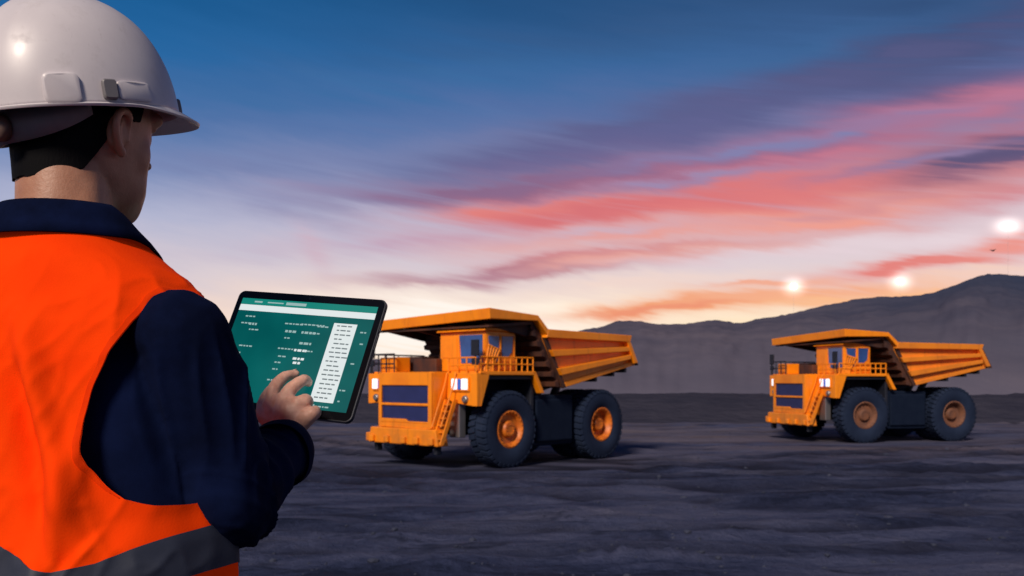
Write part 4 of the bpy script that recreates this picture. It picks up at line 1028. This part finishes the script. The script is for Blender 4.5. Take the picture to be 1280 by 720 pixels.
cv, cf = clip(np.array([tuple(p) for p in vs]), fs, band_cut)
me = bpy.data.meshes.new('reflective_band'); me.from_pydata(cv, [], cf)
M_band = mat('grey_reflective_tape', (.017, .022, .042), .65, col2=(.026, .032, .056), nscale=14, bump=.3, bscale=500, bdist=.0005)
o = link('reflective_band', me, M_band, vo, smooth=True)
# trousers and boots, below the frame
b = MB(); b.ellipsoid((0, 0, .90), (.185, .135, .15))
for s in (-1, 1): b.capsule([(s * .098, 0, .86), (s * .107, .012, .49), (s * .112, -.01, .16)], [.102, .080, .074], 22, 8)
me = fused(b, .009, 3); wrinkle(me, lambda x, y, z: .006 * noise.noise(Vector((x * 9, y * 9, z * 14)))); link('trousers', me, M_navy, man, smooth=True)
for s in (-1, 1):
    b = MB(); b.capsule([(s * .112, -.015, .20), (s * .112, -.02, .07)], [.058, .052]); b.capsule([(s * .112, -.04, .05), (s * .118, .06, .052), (s * .125, .16, .042)], [.047, .048, .040], 16)
    me = fused(b, .007, 2); v_ = getv(me); v_[:, 2] = np.maximum(v_[:, 2], .012); setv(me, v_)
    bo = link('boot', me, mat('boot_leather', (.05, .03, .018), .6), man, smooth=True)
    m = MB(); m.prism([(s * .112 + .05 * math.cos(a) * (1 if math.sin(a) < 0 else 1.05) + (.012 * s if math.sin(a) > 0 else 0), .055 + .145 * math.sin(a)) for a in np.linspace(0, 2 * PI, 28, endpoint=False)], 0, .03, 'z'); m.build('sole', mat('boot_sole', (.015, .015, .015), .8), bo, .004)

# ================================================================== TABLET
tab = thing('tablet', 'black framed tablet showing a green screen, held up before the man', 'tablet', TC)
tab.rotation_euler = TR.to_euler()
hx, hz, hy = TWd / 2, THt / 2, TTh / 2
def rrect(hw, hh, r, n=6):
    return [(sx_ * (hw - r) + r * math.cos(a0 + PI / 2 * k / n), sz_ * (hh - r) + r * math.sin(a0 + PI / 2 * k / n)) for sx_, sz_, a0 in ((1, 1, 0), (-1, 1, PI / 2), (-1, -1, PI), (1, -1, 1.5 * PI)) for k in range(n + 1)]
m = MB(); m.prism(rrect(hx, hz, .012), -hy, hy, 'y'); m.build('frame', mat('tablet_shell', (.030, .032, .042), .35, metal=.3), tab, .0015)
m = MB(); m.prism(rrect(hx - .002, hz - .002, .011), -hy - .0006, -hy + .001, 'y'); m.build('bezel', mat('black_glass', (.004, .004, .006), .12, spec=.3), tab)
def glow(n, c, s=1.0, rough=.25):
    return mat(n, (.004, .004, .004), rough, emit=lin(*c)[:3], estr=s, spec=.25)
def screen_mat():
    m_ = bpy.data.materials.new('screen_green'); m_.use_nodes = True; t = m_.node_tree; bs = t.nodes['Principled BSDF']
    bs.inputs['Base Color'].default_value = (.004, .004, .004, 1); bs.inputs['Roughness'].default_value = .22; bs.inputs['Specular IOR Level'].default_value = .2
    n = noisetex(t, coords(t), 9, 2, .5); c = ramp(t, n, [(.35, lin(0, 84, 84)), (.65, lin(6, 100, 98))]); t.links.new(c, bs.inputs['Emission Color']); bs.inputs['Emission Strength'].default_value = .92; return m_
G_, W_, D_, B_, L_ = screen_mat(), glow('screen_white', (232, 240, 240), .92), glow('screen_dark_text', (120, 132, 136), .8), glow('screen_bright_bar', (20, 128, 116)), glow('screen_text', (168, 200, 198), .8)
sxh, szh = hx - .0125, hz - .016
m = MB(); Y0 = -hy - .0006
def quad(x0, x1, z0, z1, lvl, mi): y = Y0 - .0004 * lvl; m.add([(x0, y, z0), (x1, y, z0), (x1, y, z1), (x0, y, z1)], [(0, 1, 2, 3)], mi)
quad(-sxh, sxh, -szh, szh, 1, 0)
uv = lambda u, v: (-sxh + 2 * sxh * u, szh - 2 * szh * v)
def q2(u0, v0, u1, v1, lvl, mi):
    (a, d), (c, b_) = uv(u0, v0), uv(u1, v1); quad(a, c, b_, d, lvl, mi)
q2(0, 0, 1, .062, 2, 3); q2(.34, .018, .49, .046, 3, 4); q2(.10, .024, .16, .040, 3, 4); q2(.20, .026, .32, .038, 3, 4)
q2(.0, .064, 1, .125, 2, 1)
q2(.73, .185, .895, .93, 2, 1)
random.seed(3)
for k in range(17):
    v0 = .205 + k * .0425; u0 = .752 + random.uniform(0, .02)
    for j in range(random.choice((2, 3, 3))):
        wd = random.uniform(.018, .042); q2(u0, v0, u0 + wd, v0 + .012, 3, 2); u0 += wd + .008
        if u0 > .86: break
def text(u, v, n, big=False, mi=4):
    for k in range(n):
        wd = random.uniform(.010, .026) * (1.3 if big else 1); q2(u, v, u + wd, v + (.022 if big else .013), 2, mi); u += wd + .007
for a in ((.07, .175, 3), (.055, .245, 4), (.115, .245, 3, True), (.13, .305, 3), (.10, .47, 4), (.08, .54, 2), (.10, .93, 6), (.38, .22, 5), (.50, .215, 7), (.62, .225, 3), (.40, .29, 3, True), (.52, .29, 4, True), (.60, .295, 2), (.41, .36, 2), (.53, .395, 3, True), (.39, .465, 5), (.51, .465, 3, True, 1), (.58, .47, 3), (.41, .54, 2), (.52, .545, 3, True, 1), (.53, .585, 2, True, 1), (.40, .60, 2), (.40, .665, 2), (.39, .77, 2), (.93, .25, 2), (.95, .36, 1), (.93, .55, 1), (.91, .80, 2), (.70, .955, 3, True), (.80, .965, 3), (.92, .90, 1)): text(*a)
m.build('screen', [G_, W_, D_, B_, L_], tab)
m = MB(); m.lathe([(-.0003, .0001), (-.0003, .0022), (.0005, .0022)], 16, 'y', c=(0, -hy - .0006, hz - .008)); m.build('camera_lens', mat('lens_glass', (.01, .012, .02), .1), tab)
m = MB(); m.box(hx - .001, hx + .0012, -.002, .002, .02, .05); m.box(hx - .001, hx + .0012, -.002, .002, .055, .068); m.build('side_button', mat('tablet_button', (.03, .03, .04), .4, metal=.4), tab)
